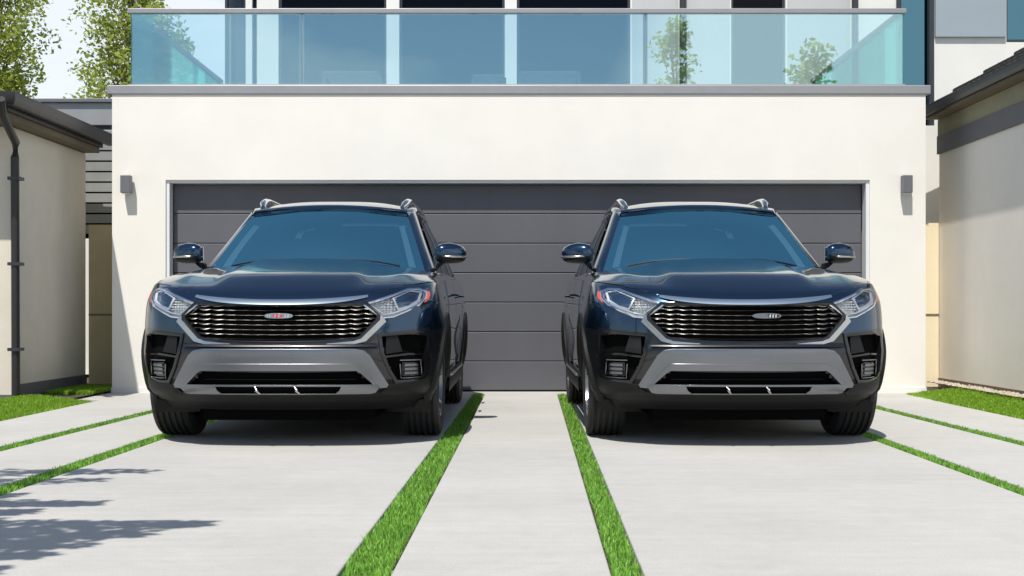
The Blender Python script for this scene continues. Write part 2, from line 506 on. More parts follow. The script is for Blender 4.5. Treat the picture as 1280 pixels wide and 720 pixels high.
    lip.grid([[fpt(x, noseline(x)-.010-.022*tp(x), .006), fpt(x, noseline(x)-.010-.019*tp(x), .012+.018*tp(x)), fpt(x, noseline(x)-.006-.002*tp(x), .010+.012*tp(x)), fpt(x, noseline(x)+.004, .004)] for x in xs])
    lip.build('hood_sky_lip', 'lip_sky', root, smooth=60)
    # ---------------- doors, seams, handles, sill
    for y0, y1, nm in ((1.50, 2.48, 'door'), (2.50, 3.42, 'door')):
        for sg in (1,-1):
            d = MB()
            if y0 < 2: pl = [(y0,.40),(y1,.40),(y1,1.105),(y0,1.085)]
            else: pl = [(y0,.40),(y1-.22,.40),(y1-.10,.62),(y1,.80),(y1,1.115),(y0,1.105)]
            proj(d, pl, lambda a, b, o: spt(a, b, o, sg), .006, .012, step=.06)
            dob = d.build(nm, 'paint', root, smooth=30)
            hd = MB(); yh = y1-.17
            hd.tube([spt(yh-.11,.985,.006,sg), spt(yh-.09,.987,.035,sg), spt(yh+.07,.99,.037,sg), spt(yh+.09,.99,.006,sg)], [.010,.013,.013,.010], 8)
            hd.build('door_handle', 'paint', dob, smooth=50)
    for sg in (1,-1):
        sl = MB(); rows = []
        for i in range(20):
            y = 1.33+i*(3.38-1.33)/19
            rows.append([(sg*(.93), y, .24), (sg*.985, y, .27), (sg*.992, y, .36), (sg*.965, y, .405)])
        sl.grid(rows); sl.build('side_sill', 'plastic', root, smooth=40)
        ch = MB(); ch.tube([(sg*.992, 1.5+i*.1, .385) for i in range(18)], .010, 6); ch.build('sill_trim', 'chrome_d', root, smooth=60)
        for ax in (AX_F, AX_R):
            ar = MB(); P = []
            for i in range(41):
                t = R(-14)+(R(208))*i/40
                row = []
                for r_, o in ((.395,-.06),(.405,.012),(.425,.016),(.470,.012),(.478,-.01)):
                    y = ax+r_*math.cos(t); z = max(.25, WR+r_*math.sin(t))
                    row.append((sg*(side_x(y, max(.3, z))+o), y, z))
                P.append(row)
            ar.grid(P); ar.build('wheel_arch', 'plastic', root, smooth=50)
            wl = MB(); P = []
            for i in range(25):
                t = math.pi*i/24
                P.append([(sg*.55, ax+.43*math.cos(t), WR+.43*math.sin(t)), (sg*.93, ax+.43*math.cos(t), WR+.43*math.sin(t))])
            wl.grid(P); wl.box(sg*.55-.01, sg*.55+.01, ax-.43, ax+.43, .28, WR+.43)
            wl.build('wheel_liner', 'cavity', root)
    # underbody and front air dam
    ub = MB(); ub.box(-.55,.55,.34,4.6,.15,.50); ub.box(-.88,.88,1.33,3.36,.19,.42)
    ub.build('underbody', 'cavity', root)
    vl = MB(); P = []
    for i in range(-30, 31):
        x = i*.0285
        P.append([fpt(x,.345,.004), fpt(x,.315,.0), fpt(x*.995,.275,-.02), (x*.99, front_y(x,.27)+.09, .225), (x*.98, front_y(x,.27)+.30, .222)])
    vl.grid(P); vl.build('bumper_valance', 'plastic', root, smooth=40)
    for sg in (1,-1):
        dm = MB(); dm.add([(sg*.60,.50,.275),(sg*.90,.44,.275),(sg*.90,.46,.19),(sg*.62,.52,.19),(sg*.60,.53,.275),(sg*.90,.47,.275),(sg*.90,.49,.19),(sg*.62,.55,.19)],
            [(0,1,2,3),(4,5,6,7),(0,1,5,4),(3,2,6,7),(0,3,7,4),(1,2,6,5)])
        dm.build('air_deflector', 'plastic', root)
    # ---------------- grille
    gfull = mirror_poly(GRILLE[:1]+GRILLE[1:-1]+GRILLE[-1:])
    gfull = GRILLE + [(-x, z) for x, z in reversed(GRILLE[1:-1])]
    gd = densify(gfull, .03)
    gr = empty_part = None
    bk = MB(); proj(bk, offset_loop(gfull, .01), fpt, -.055, .01, step=.06)
    grille = bk.build('grille', 'cavity', root)
    fr = MB(); ring(fr, offset_loop(gd, .012), offset_loop(gd, -.008), fpt, .010, .06)
    fr.build('grille_frame', 'gloss_black', grille, smooth=40)
    # wide bright wing from the headlamp down under the grille
    for sg in (1,-1):
        wg = MB()
        pl = [(.532,.912),(.640,.815),(.655,.79),(.535,.668),(.46,.648),(.30,.638),(.30,.654),(.46,.668),(.506,.684),(.618,.80),(.622,.836),(.545,.90)]
        proj(wg, pl, lambda a, b, o: fpt(sg*a, b, o), .014, .02, step=.03)
        wg.build('grille_surround', 'chrome_d', grille, smooth=40, bevel=.003)
    def gx_lim(z):
        lim = 0; x = .0
        while inpoly(x+.005, z, GRILLE[:-1]+[(0,.670)]) or x == 0:
            x += .005
            if x > .7: break
        return x
    nb = 8
    for k in range(nb):
        zc = .888 - k*(.888-.678)/(nb-1)
        b = MB(); rows = []
        def zb_(x):
            return zc + (.80-zc)*.0 + .014*(abs(x)/.6)**2*(1 if zc < .86 else 0)
        # find the end
        xe = 0
        while xe < .62 and inpoly(xe+.004, min(.8955, zb_(xe+.004)), [(-.01,.66),(-.01,.9)]+GRILLE[1:-1]): xe += .004
        n = int(2*xe/.0075)
        for i in range(n+1):
            x = -xe + 2*xe*i/n
            ph = abs(x)/.088
            w = abs(math.sin(math.pi*ph))**.6
            edge = sstep(.25,.5,abs(x))
            h = .0032 + (.0005+.0024*edge)*w
            d = -.020 + (.003+.007*edge)*w
            z = zb_(x) + .002*edge*math.cos(2*math.pi*ph)
            rows.append([fpt(x, z-h, d-.014), fpt(x, z-h*.9, d-.002), fpt(x, z+h*.2, d+.003), fpt(x, z+h, d-.004), fpt(x, z+h, d-.016)])
        b.grid(rows); b.build('grille_bar', 'chrome_d', grille, smooth=70)
    mesh = MB()
    for i in range(-6, 7):
        x = i*.088; 
        zz = .68 if abs(x) < .4 else .70+(abs(x)-.45)*1.0
        mesh.box(x-.003, x+.003, front_y(x,.8)+.03, front_y(x,.8)+.05, zz, .895)
    # ---------------- bumper lower: silver skid, intake, lip
    for nm, mat, pl, off, th in (
        ('skid_surround', 'silver', None, .030, .05),):
        half = [(0,.622),(.47,.622),(.525,.612),(.56,.58),(.665,.395),(.655,.375),(.615,.372),(.565,.405),(.500,.470),(.475,.484),(0,.484)]
        s_ = MB()
        proj(s_, half[:-1]+[(0,.484)] + [(-x, z) for x, z in reversed(half[1:-1])], fpt, off, th, step=.03)
        sk = s_.build(nm, mat, root, smooth=35, bevel=.006)
        rdg = MB(); lp = [(x, .545) for x in [i*.03 for i in range(-16,17)]]
        lower = [(-.50,.484),(-.46,.535),(.46,.535),(.50,.484)]
        s2 = MB(); proj(s2, [(0,.530),(.475,.530),(.515,.50),(.60,.385),(.575,.396),(.502,.468),(.475,.484),(0,.484)]+[(-.475,.484),(-.502,.468),(-.575,.396),(-.60,.385),(-.515,.50),(-.475,.530)], fpt, .036, .01, step=.03)
        s2.build('skid_ridge', 'silver', sk, smooth=30, bevel=.002)
    iv = MB(); infull = INTAKE[:-1] + [(.575,.36)] + [(-.575,.36)] + [(-x, z) for x, z in reversed(INTAKE[1:-1])]
    proj(iv, infull, fpt, -.03, .01, step=.06); intake = iv.build('lower_intake', 'cavity', root)
    for zz in (.430,):
        st = MB(); st.tube([fpt(i*.04, zz, -.012) for i in range(-12, 13)], .003, 5); st.build('intake_slat', 'plastic', intake)
    lipo = [(-.60,.398),(.60,.398),(.615,.385),(.585,.345),(.555,.338),(-.555,.338),(-.585,.345),(-.615,.385)]
    ls = MB()
    # silver lip: side pieces + thin top and bottom rails round the dark slot
    for sg in (1,-1):
        proj(ls, [(sg*.60,.398),(sg*.615,.385),(sg*.585,.345),(sg*.555,.338),(sg*.345,.338),(sg*.375,.362),(sg*.385,.386),(sg*.385,.398)], fpt, .040, .05, step=.04)
    proj(ls, [(-.386,.398),(.386,.398),(.386,.387),(-.386,.387)], fpt, .040, .05, step=.04)
    proj(ls, [(-.35,.343),(.35,.343),(.35,.337),(-.35,.337)], fpt, .038, .05, step=.04)
    lpo = ls.build('bumper_lip', 'silver', root, smooth=30, bevel=.002)
    sl = MB(); proj(sl, [(-.385,.387),(.385,.387),(.36,.343),(-.36,.343)], fpt, .012, .02, step=.06); sl.build('lip_slot', 'cavity', lpo)
    for x in (-.13, .115):
        nb_ = MB(); nb_.tube([fpt(x-.01,.388,.035), fpt(x,.366,.05), fpt(x+.018,.342,.035)], [.006,.011,.006], 8); nb_.build('lip_stud', 'chrome_d', lpo, smooth=60)
    # dark lower bumper band outside the skid
    for sg in (1,-1):
        lb = MB(); proj(lb, [(.67,.395),(.73,.40),(.86,.415),(.90,.43),(.905,.36),(.86,.32),(.64,.32),(.62,.345),(.655,.37)], lambda a,b,o: fpt(sg*a,b,o), .012, .02, step=.03)
        lb.build('bumper_corner', 'plastic', root, smooth=35, bevel=.004)
    # crisp upper bumper shelf above the skid
    sh = MB(); P = []
    for i in range(-26, 27):
        x = i*.023
        P.append([fpt(x,.655,.006), fpt(x,.645,.022), fpt(x,.634,.022), fpt(x,.628,.006)])
    sh.grid(P); sh.build('bumper_shelf', 'paint_low', root, smooth=50)
    # ---------------- fog pockets
    for sg in (1,-1):
        fn = lambda a, b, o: fpt(sg*a, b, o)
        pk = MB(); proj(pk, offset_loop(FOG, .008), fn, -.045, .01, step=.05); pocket = pk.build('fog_lamp_pocket', 'cavity', root)
        fd = densify(FOG, .03)
        r_ = MB(); ring(r_, offset_loop(fd, .016), offset_loop(fd, -.004), fn, .012, .055); r_.build('pocket_frame', 'gloss_black', pocket, smooth=40)
        b1 = MB(); proj(b1, [(.655,.575),(.80,.590),(.885,.585),(.885,.575),(.80,.578),(.66,.562)], fn, -.012, .02, step=.03); b1.build('pocket_bar', 'gloss_black', pocket, smooth=30)
        b3 = MB(); proj(b3, [(.66,.695),(.73,.70),(.76,.60),(.66,.585)], fn, -.004, .03, step=.03); b3.build('pocket_fin', 'plastic', pocket, smooth=30, bevel=.004)
        # lamp
        h = MB(); hl = [(.765,.530),(.855,.530),(.868,.515),(.862,.445),(.775,.440),(.760,.45)]
        proj(h, hl, fn, -.018, .02, step=.03); fog = h.build('fog_lamp', 'gloss_black', pocket)
        for zz in (.513, .487, .461):
            g = MB(); proj(g, [(.775,zz+.009),(.850,zz+.009),(.853,zz-.007),(.773,zz-.007)], fn, -.008, .012, step=.03); g.build('fog_lens', 'silver', fog, bevel=.002)
        cs = MB(); cs.tube([fn(a, b, -.008) for a, b in densify([(.745,.545),(.87,.545),(.875,.432),(.75,.430)], .02)], .004, 6); cs.build('fog_lamp_rim', 'silver', fog, smooth=60)
    # ---------------- headlamps
    for sg in (1,-1):
        fn = lambda a, b, o: fpt(sg*a, b, o)
        bk = MB(); proj(bk, offset_loop(LAMP, .006), fn, -.05, .01, step=.03); hl = bk.build('headlight', 'lamp_silver', root)
        ld = densify(LAMP, .02)
        r_ = MB(); ring(r_, offset_loop(ld, .006), offset_loop(ld, -.009), fn, .007, .05); r_.build('headlight_bezel', 'chrome', hl, smooth=40)
        # reflector bowl, studded with facets
        a = MB()
        inner_cells = []
        random.seed(11)
        for i in range(9):
            for j in range(7):
                x = .575+i*.0205; z = .832+j*.0165
                if inpoly(x, z, offset_loop(LAMP, -.018)) and x < .725:
                    t = random.uniform(-.016,.022)
                    p = [(x-.008,z-.006),(x+.008,z-.006),(x+.008,z+.006),(x-.008,z+.006)]
                    c = fn(x, z, -.012+t*.6)
                    q = [fn(u, v, -.030) for u, v in p]
                    b0 = len(a.v); a.v += q + [c]; a.f += [(b0,b0+1,b0+4),(b0+1,b0+2,b0+4),(b0+2,b0+3,b0+4),(b0+3,b0,b0+4)]; a.mi += [0]*4
        a.build('reflector', 'lamp_white', hl)
        pj = MB(); proj(pj, [(.738,.872),(.80,.892),(.855,.928),(.868,.978),(.80,.985),(.705,.936)], fn, -.020, .02, step=.03)
        pj.build('projector_lens', 'lens_blue', hl, smooth=30, bevel=.006)
        ps = MB(); pj2 = densify([(.732,.862),(.805,.884),(.862,.922),(.876,.985),(.798,.993),(.694,.940)], .02)
        ring(ps, pj2, offset_loop(pj2, -.010), fn, -.008, .02); ps.build('projector_rim', 'lamp_silver', hl, smooth=50)
        dr = MB(); dr.tube([fn(a_, b_, -.004) for a_, b_ in densify([(.56,.893),(.645,.834),(.70,.842),(.78,.873),(.842,.905)], .02, False)], .006, 6); dr.build('daytime_strip', 'lamp_silver', hl, smooth=60)
        ln = MB(); proj(ln, offset_loop(LAMP, -.006), fn, .004, 0, step=.025); ln.build('headlight_lens', 'lens', hl, smooth=60)
        mk = MB(); proj(mk, [(.892,.985),(.906,.987),(.912,.965),(.908,.940),(.886,.912),(.880,.915),(.893,.945)], fn, .004, .02, step=.02); mk.build('side_marker', 'amber', hl, smooth=40)
    # ---------------- greenhouse
    def ws_b(x): a = x/.80; return Vector((x, 1.26+.21*a*a, 1.204-.055*a*a))
    def ws_t(x): a = x/.61; return Vector((x, 2.0+.09*a*a, 1.655-.035*a*a))
    def ws(u, v):  # u -1..1, v 0..1
        p = ws_b(.80*u).lerp(ws_t(.61*u), v); p.y -= .035*math.sin(math.pi*v)*(1-.6*u*u); p.z += .028*math.sin(math.pi*v)*(1-.6*u*u)
        return p
    g = MB(); g.grid([[tuple(ws(-1+2*i/24, j/12)) for j in range(13)] for i in range(25)]); g.build('windshield', 'windshield', root, smooth=60)
    # ceramic black border inside the glass
    bd = MB()
    def wsi(u, v): p = ws(u, v); return (p.x, p.y+.004, p.z-.004)
    bd.grid([[wsi(-1+2*i/24, v) for v in (.955-.11*abs(-1+2*i/24)**5, 1.0)] for i in range(25)])
    for sg in (1,-1): bd.grid([[wsi(sg*u, j/12) for u in (.95, 1.0)] for j in range(13)])
    bd.grid([[wsi(-1+2*i/24, v) for v in (0, .05)] for i in range(25)])
    bd.build('windshield_border', 'cavity', root)
    def sg_b(y): return Vector((.885, y, lin(y, [(1.3,1.13),(2.2,1.145),(4.5,1.17)])))
    def sg_t(y): return Vector((.655-.03*sstep(3.2,4.4,y), y, lin(y, [(2.1,1.645),(2.4,1.685),(3.1,1.70),(3.9,1.68),(4.4,1.64)])))
    for sg in (1,-1):
        gp = MB(); P = []
        for j in range(13):
            v = j/12; a = ws(1, v); yb = 1.62+(2.32-1.62)*v
            b = sg_b(1.62).lerp(sg_t(2.32), v); 
            row = []
            for i in range(7):
                u = i/6; p = a.lerp(b, u); bl = .016*math.sin(math.pi*u); p.x += bl; p.y -= bl*.8; p.z += bl*.3
                row.append((sg*p.x, p.y, p.z))
            P.append(row)
        gp.grid(P, flip=sg < 0)
        gp.build('windshield_pillar', 'paint', root, smooth=50)
    # side glass + pillars
    for sg in (1,-1):
        sgl = MB(); P = []
        for i in range(27):
            t = i/26; yb = 1.62+(4.35-1.62)*t; yt = 2.32+(4.15-2.32)*t; row = []
            for j in range(7):
                v = j/6; p = sg_b(yb).lerp(sg_t(yt), v); p.x += .02*math.sin(math.pi*v)
                row.append((sg*(p.x-.006), p.y, p.z))
            P.append(row)
        sgl.grid(P); sgl.build('side_window', 'side_glass', root, smooth=50)
        for (yb, yt, w, wt, mt) in ((2.47,2.62,.10,.09,'gloss_black'),(3.42,3.42,.10,.09,'gloss_black'),(4.28,4.12,.20,.16,'paint')):
            pl = MB(); P = []
            for j in range(7):
                v = j/6; row = []
                for e in (0, .5, 1):
                    y = (yb-w/2)*(1-v)+(yt-wt/2)*v + e*(w*(1-v)+wt*v)
                    p = sg_b(y).lerp(sg_t(y), v); p.x += .02*math.sin(math.pi*v); row.append((sg*p.x, p.y, p.z))
                P.append(row)
            pl.grid(P); pl.build('window_pillar', mt, root, smooth=50)
        tr = MB(); tr.tube([(sg*(sg_b(1.62+i*.1).x+.004), 1.62+i*.1, sg_b(1.62+i*.1).z+.004) for i in range(27)], .007, 6)
        tr.build('window_trim', 'chrome_d', root, smooth=60)
    # roof
    rf = MB(); P = []
    NY = 24
    for i in range(NY+1):
        t = i/NY; row = []
        for j in range(-14, 15):
            u = j/14; x0 = .655
            yy0 = ws_t(.61*u).y - .004 if True else 0
            y = yy0 + (4.38-yy0)*t
            wx = lin(y, [(2.0,.61),(2.35,.655),(3.6,.65),(4.4,.62)])
            x = wx*u
            ze = lin(y, [(2.0,1.62),(2.35,1.683),(3.1,1.70),(3.9,1.68),(4.4,1.64)])
            zc = interp(y, [(2.0,1.662),(2.1,1.693),(2.42,1.757),(3.0,1.795),(3.7,1.785),(4.4,1.71)])
            z = ze+(zc-ze)*(1-abs(u)**3.2)
            row.append((x, y, z))
        P.append(row)
    rf.grid(P); rf.build('roof', 'paint', root, smooth=50)
    # roof header lip, catches the light above the windshield
    hd = MB(); P = []
    for i in range(-20, 21):
        u = i/20; p = ws_t(.61*u)
        P.append([(p.x, p.y-.006, p.z-.012), (p.x, p.y-.012, p.z+.006), (p.x, p.y+.01, p.z+.028), (p.x, p.y+.06, p.z+.045)])
    hd.grid(P); hd.build('roof_header', 'paint', root, smooth=60)
    # cant rail between side glass and roof
    for sg in (1,-1):
        cr = MB(); P = []
        for i in range(24):
            y = 2.09+i*(4.4-2.09)/23; e = sg_t(max(y,2.1))
            if y < 2.32:
                wv = (y-2.09)/(2.32-2.09); base = ws(1,1).lerp(sg_t(2.32), wv); e = base
            P.append([(sg*(e.x+.012), y, e.z-.030), (sg*(e.x+.014), y, e.z+.0), (sg*(e.x-.004), y, e.z+.022), (sg*(e.x-.05), y, e.z+.026)])
        cr.grid(P); cr.build('cant_rail', 'paint', root, smooth=60)
        rr = MB(); pts = [(sg*.560, 2.20,1.690),(sg*.575, 2.28,1.722),(sg*.585, 2.42,1.755)] + [(sg*.590, 2.6+i*.16, 1.775) for i in range(9)] + [(sg*.585,4.05,1.745),(sg*.58,4.2,1.69)]
        rr.tube(pts, [.018,.030,.028]+[.020]*9+[.018,.010], 8); rr.build('roof_rail', 'chrome', root, smooth=60)
    # rear closing: tail window and hatch
    hg = MB(); P = []
    for j in range(-10, 11):
        u = j/10
        P.append([(.62*u, 4.37, 1.64+(1.70-1.64)*(1-abs(u)**3)), (.76*u, 4.58, 1.40), (.885*u, 4.66-.12*abs(u)**3, 1.15), (.93*u, 4.70-.2*abs(u)**4, 1.14)])
    hg.grid(P); hg.build('tailgate', 'gloss_black', root, smooth=40)
    # cowl and wipers
    cw = MB(); P = []
    for i in range(-20, 21):
        x = i*.0425; h = hood_end(abs(x)); w = ws_b(max(-.80,min(.80,x)))
        P.append([(x, h[1]-.03, h[2]-.022), (x, h[1]+.02, h[2]-.030), (x, w.y+.01, w.z-.010)])
    cw.grid(P); cw.build('cowl', 'plastic', root, smooth=60)
    for x0, x1 in ((-.62,-.02),(.05,.62)):
        wp = MB(); pts = []
        for i in range(8):
            x = x0+(x1-x0)*i/7; p = ws(x/.80, .015+.035*math.sin(math.pi*i/7)); pts.append((x, p.y-.012, p.z+.010))
        wp.tube(pts, .006, 6); wp.build('wiper', 'plastic', root)
    # interior
    it = MB(); it.box(-.80,.80,1.50,1.85,.90,1.115)
    it.build('dashboard', 'seat', root, bevel=.03)
    fl = MB(); fl.box(-.86,.86,1.45,4.4,.50,.56); fl.box(-.80,.80,4.3,4.34,.5,1.5); fl.build('cabin_floor', 'cavity', root)
    for x in (-.37,.37):
        s_ = MB(); s_.box(x-.25,x+.25,2.45,2.62,.6,1.27); s_.box(x-.14,x+.14,2.47,2.58,1.30,1.46); s_.build('seat', 'seat', root, bevel=.05, seg=3)
    rs = MB(); rs.box(-.62,.62,3.35,3.5,.6,1.24); rs.build('rear_seat', 'seat', root, bevel=.05, seg=3)
    for sg in (1,-1):  # added pale strips, painted pillar reflections along the windshield edges
        pt = MB(); P = []
        for j in range(13):
            v = j/12; a = ws(sg*.93, v); b = ws(sg*.87, v)
            P.append([(a.x, a.y+.03, a.z-.03), (b.x, b.y+.05, b.z-.05)])
        pt.grid(P[1:-1]); pt.build('pillar_reflection', 'streak_light', root)
    sw = MB()
    n = 24; pts = [(-.37+.18*math.cos(2*math.pi*k/n), 2.0+.06*math.sin(2*math.pi*k/n), 1.10+.16*math.sin(2*math.pi*k/n)) for k in range(n+1)]
    sw.tube(pts, .014, 6, cap=False); sw.build('steering_wheel', 'plastic', root)
    rm = MB(); rm.box(-.11,.11,1.93,1.955,1.50,1.56); rm.build('rear_view_mirror', 'plastic', root, bevel=.012)
    # ---------------- door mirrors
    for sg in (1,-1):
        mh = MB(); P = []
        nu, nv = 20, 14
        for i in range(nv+1):
            ph = -math.pi/2+math.pi*i/nv; row = []
            for j in range(nu+1):
                th = 2*math.pi*j/nu
                def se(c, e): return math.copysign(abs(c)**e, c)
                x = se(math.cos(ph), .75)*se(math.cos(th), .62)*.118
                z = se(math.sin(ph), .80)*.066 if False else se(math.sin(th), .62)*se(math.cos(ph), .75)*.078
                y = se(math.sin(ph), .9)*.085
                # wedge outline: high near the door, sloping outward, round corner
                fx = (x/.118)
                if z > 0: z *= 1 - .50*max(0, fx)**1.7 - .10*max(0,-fx)**2
                z += .004*fx
                row.append((sg*(.985+x), 1.56+y+.04*fx, 1.292+z))
            P.append(row)
        mh.grid(P); mo = mh.build('door_mirror', 'paint', root, smooth=50)
        for p in mo.data.polygons: pass
        mo.data.materials.append(M['plastic'])
        for p in mo.data.polygons:
            if p.center.z < 1.262: p.material_index = 1
        st = MB(); st.tube([(sg*(.985+dx), 1.56+dy, 1.263) for dx, dy in ((-.112,-.045),(-.08,-.082),(0,-.092),(.07,-.068),(.112,-.01),(.116,.045))], .0085, 8)
        st.build('mirror_strip', 'chrome_d', mo, smooth=60)
        ga = MB(); ga.box(.985*sg-.095, .985*sg+.095, 1.645, 1.655, 1.235, 1.345); ga.build('mirror_glass', 'chrome', mo, bevel=.004)
        arm = MB(); arm.add([(sg*.88,1.60,1.22),(sg*.95,1.54,1.23),(sg*.95,1.62,1.23),(sg*.88,1.68,1.22),(sg*.86,1.60,1.155),(sg*.90,1.54,1.185),(sg*.90,1.62,1.185),(sg*.86,1.68,1.155)],
            [(0,1,2,3),(7,6,5,4),(0,4,5,1),(1,5,6,2),(2,6,7,3),(3,7,4,0)])
        arm.build('mirror_arm', 'plastic', mo, bevel=.006)
    # ---------------- wheels
    def wheel(sg, ax):
        w = empty('wheel', (sg*.835, ax, WR)); w.parent = root
        half = .128
        ty = MB(); prof = [(.245,-half*.80),(.30,-half*.98),(.335,-half),(.360,-half*.93),(.368,-half*.86)]
        gro = [(-.62,.018),(-.32,.018),(0,.02),(.32,.018),(.62,.018)]
        for c, gw in gro:
            x = c*half
            prof += [(.3745,x-gw*.5-.001),(.362,x-gw*.35),(.362,x+gw*.35),(.3745,x+gw*.5+.001)]
        prof += [(.368,half*.86),(.360,half*.93),(.335,half),(.30,half*.98),(.245,half*.80)]
        ty.lathe(prof, 72)
        ty.build('tyre', 'tyre', w, smooth=25)
        rm_ = MB(); rm_.lathe([(.250,sg*half*.82),(.243,sg*half*.92),(.232,sg*half*.90),(.226,sg*half*.4),(.222,-sg*half*.6)], 48)
        rm_.lathe([(.0,sg*half*.50),(.045,sg*half*.50),(.055,sg*half*.38),(.055,sg*half*.1)], 20)
        for k in range(5):
            t = 2*math.pi*k/5+.3
            for dt in (-.11,.11):
                c, s_ = math.cos(t), math.sin(t); c2, s2 = math.cos(t+dt*1.8), math.sin(t+dt*1.8)
                rm_.tube([(sg*half*.40, .04*c, .04*s_), (sg*half*.52, .13*math.cos(t+dt), .13*math.sin(t+dt)), (sg*half*.80, .236*c2, .236*s2)], [.020,.015,.014], 6)
        rm_.build('rim', 'rim', w, smooth=40)
        dk = MB(); dk.lathe([(.0,sg*.01),(.16,sg*.01),(.16,-sg*.01),(.0,-sg*.01)], 32); dk.build('brake_disc', 'chrome_d', w)
        return w
    for ax in (AX_F, AX_R):
        for sg in (-1, 1): wheel(sg, ax)
    return root

def copy_tree(o, parent=None):
    c = o.copy(); COL.objects.link(c); c.parent = parent
    for ch in list(o.children): copy_tree(ch, c)
    return c
car = build_car()
car2 = copy_tree(car)
car.location = (-1.475, 7.36, 0); car2.location = (1.445, 7.36, 0)
tag(car, 'dark navy SUV parked on the left bay, chrome badge with red centre on its grille', 'car', 'pair of SUVs in front of the garage')
tag(car2, 'dark navy SUV parked on the right bay, small dark chrome badge on its grille', 'car', 'pair of SUVs in front of the garage')
# badges differ
def badge(root, xc, hue):
    b = MB(); n = 24; lp = [(xc+.088*math.copysign(abs(math.cos(2*math.pi*k/n))**.7, math.cos(2*math.pi*k/n)), .826+.0165*math.copysign(abs(math.sin(2*math.pi*k/n))**.8, math.sin(2*math.pi*k/n))) for k in range(n)]
    proj(b, lp, fpt, .014, .03, step=.03)
    o = b.build('grille_badge', 'chrome_d' if hue else 'silver', root, smooth=30, bevel=.003)
    r_ = MB()
    if hue:   # chrome plate with a red middle and raised chrome strokes at both sides
        proj(r_, [(xc-.034,.835),(xc+.020,.836),(xc+.030,.826),(xc+.016,.815),(xc-.030,.816),(xc-.040,.826)], fpt, .0175, .006, step=.03)
    else:
        proj(r_, [(xc-.002,.837),(xc+.060,.836),(xc+.078,.826),(xc+.060,.814),(xc+.006,.815),(xc+.012,.826)], fpt, .0175, .006, step=.03)
    r_.build('badge_mark', 'badge_red' if hue else 'gloss_black', o)
    for dx in ((-.070,-.054,-.020,.004,.044,.060) if hue else (.018,.036,.054)):
        st = MB(); proj(st, [(xc+dx-.003,.835),(xc+dx+.005,.835),(xc+dx+.002,.816),(xc+dx-.006,.816)], fpt, .0205, .006, step=.03)
        st.build('badge_stroke', 'chrome', o)
badge(car, .0, True); badge(car2, .115, False)
bpy.context.view_layer.update()

# ================================================================== GROUND
def struct(o): o['kind'] = 'structure'; return o
g = MB(); g.add([(-400,-400,-.06),(400,-400,-.06),(400,400,-.06),(-400,400,-.06)], [(0,1,2,3)]); struct(g.build('ground', 'earth'))
g = MB(); g.add([(-9,-3,-.035),(9,-3,-.035),(9,16,-.035),(-9,16,-.035)], [(0,1,2,3)]); struct(g.build('soil', 'soil'))
rd = MB(); rd.add([(-60,-11.5,-.05),(60,-11.5,-.05),(60,-3.5,-.05),(-60,-3.5,-.05)], [(0,1,2,3)]); struct(rd.build('road', 'asphalt'))
# strips: x at y=3.82 and at y=12.13 -> (left edge, right edge), with far end
Y0, Y1 = -2.5, 12.35
def xat(a, b, y): return a + (b-a)*(y-3.824)/(12.13-3.824)
strips = [((-3.40,-3.10),(-3.26,-2.99),11.4), ((-2.545,-2.43),(-2.405,-2.32),12.35), ((-.580,-.452),(-.405,-.322),12.33),
          ((.308,.425),(.415,.550),12.33), ((2.335,2.42),(2.435,2.53),12.35), ((3.30,3.13),(3.41,3.25),11.4)]
S = []
for (la, lb), (ra, rb), ye in strips:
    S.append((lambda y, a=la, b=lb: xat(a, b, y), lambda y, a=ra, b=rb: xat(a, b, y), ye))
def slab(xl, xr, y0, y1, zt=0.0, name='concrete_slab', brk=None):
    mb = MB(); n = 1
    v = [(xl(y0),y0),(xr(y0),y0),(xr(y1),y1),(xl(y1),y1)]
    mb.add([(x,y,-.10) for x,y in v]+[(x,y,zt) for x,y in v], [(0,3,2,1),(4,5,6,7),(0,1,5,4),(1,2,6,5),(2,3,7,6),(3,0,4,7)])
    o = mb.build(name, 'concrete', bevel=.006); return struct(o)
c = lambda k: (lambda y: k)
edgesL = [c(-9.0)] + [s[1] for s in S]; edgesR = [s[0] for s in S] + [c(9.0)]
for i, (l, r) in enumerate(zip(edgesL, edgesR)):
    if i == 0: 
        slab(c(-9), c(-4.02), Y0, 8.3, name='paving'); slab(c(-4.015), r, Y0, 11.5, name='paving')
    elif i == 6:
        slab(c(4.02), c(9), Y0, 8.3, name='paving'); slab(l, c(4.015), Y0, 11.5, name='paving')
    else:
        ye = 11.5 if i in (1, 5) else Y1
        slab(l, r, Y0, ye if i not in (1,5) else 11.5, name='paving')
# garage apron and side paths
slab(c(-6.5), lambda y: -2.41, 11.505, 12.5, name='path'); slab(lambda y: 2.53, c(6.5), 11.505, 12.5, name='path')
slab(c(-2.38), c(2.5), 12.355, 12.7, zt=.002, name='garage_apron')
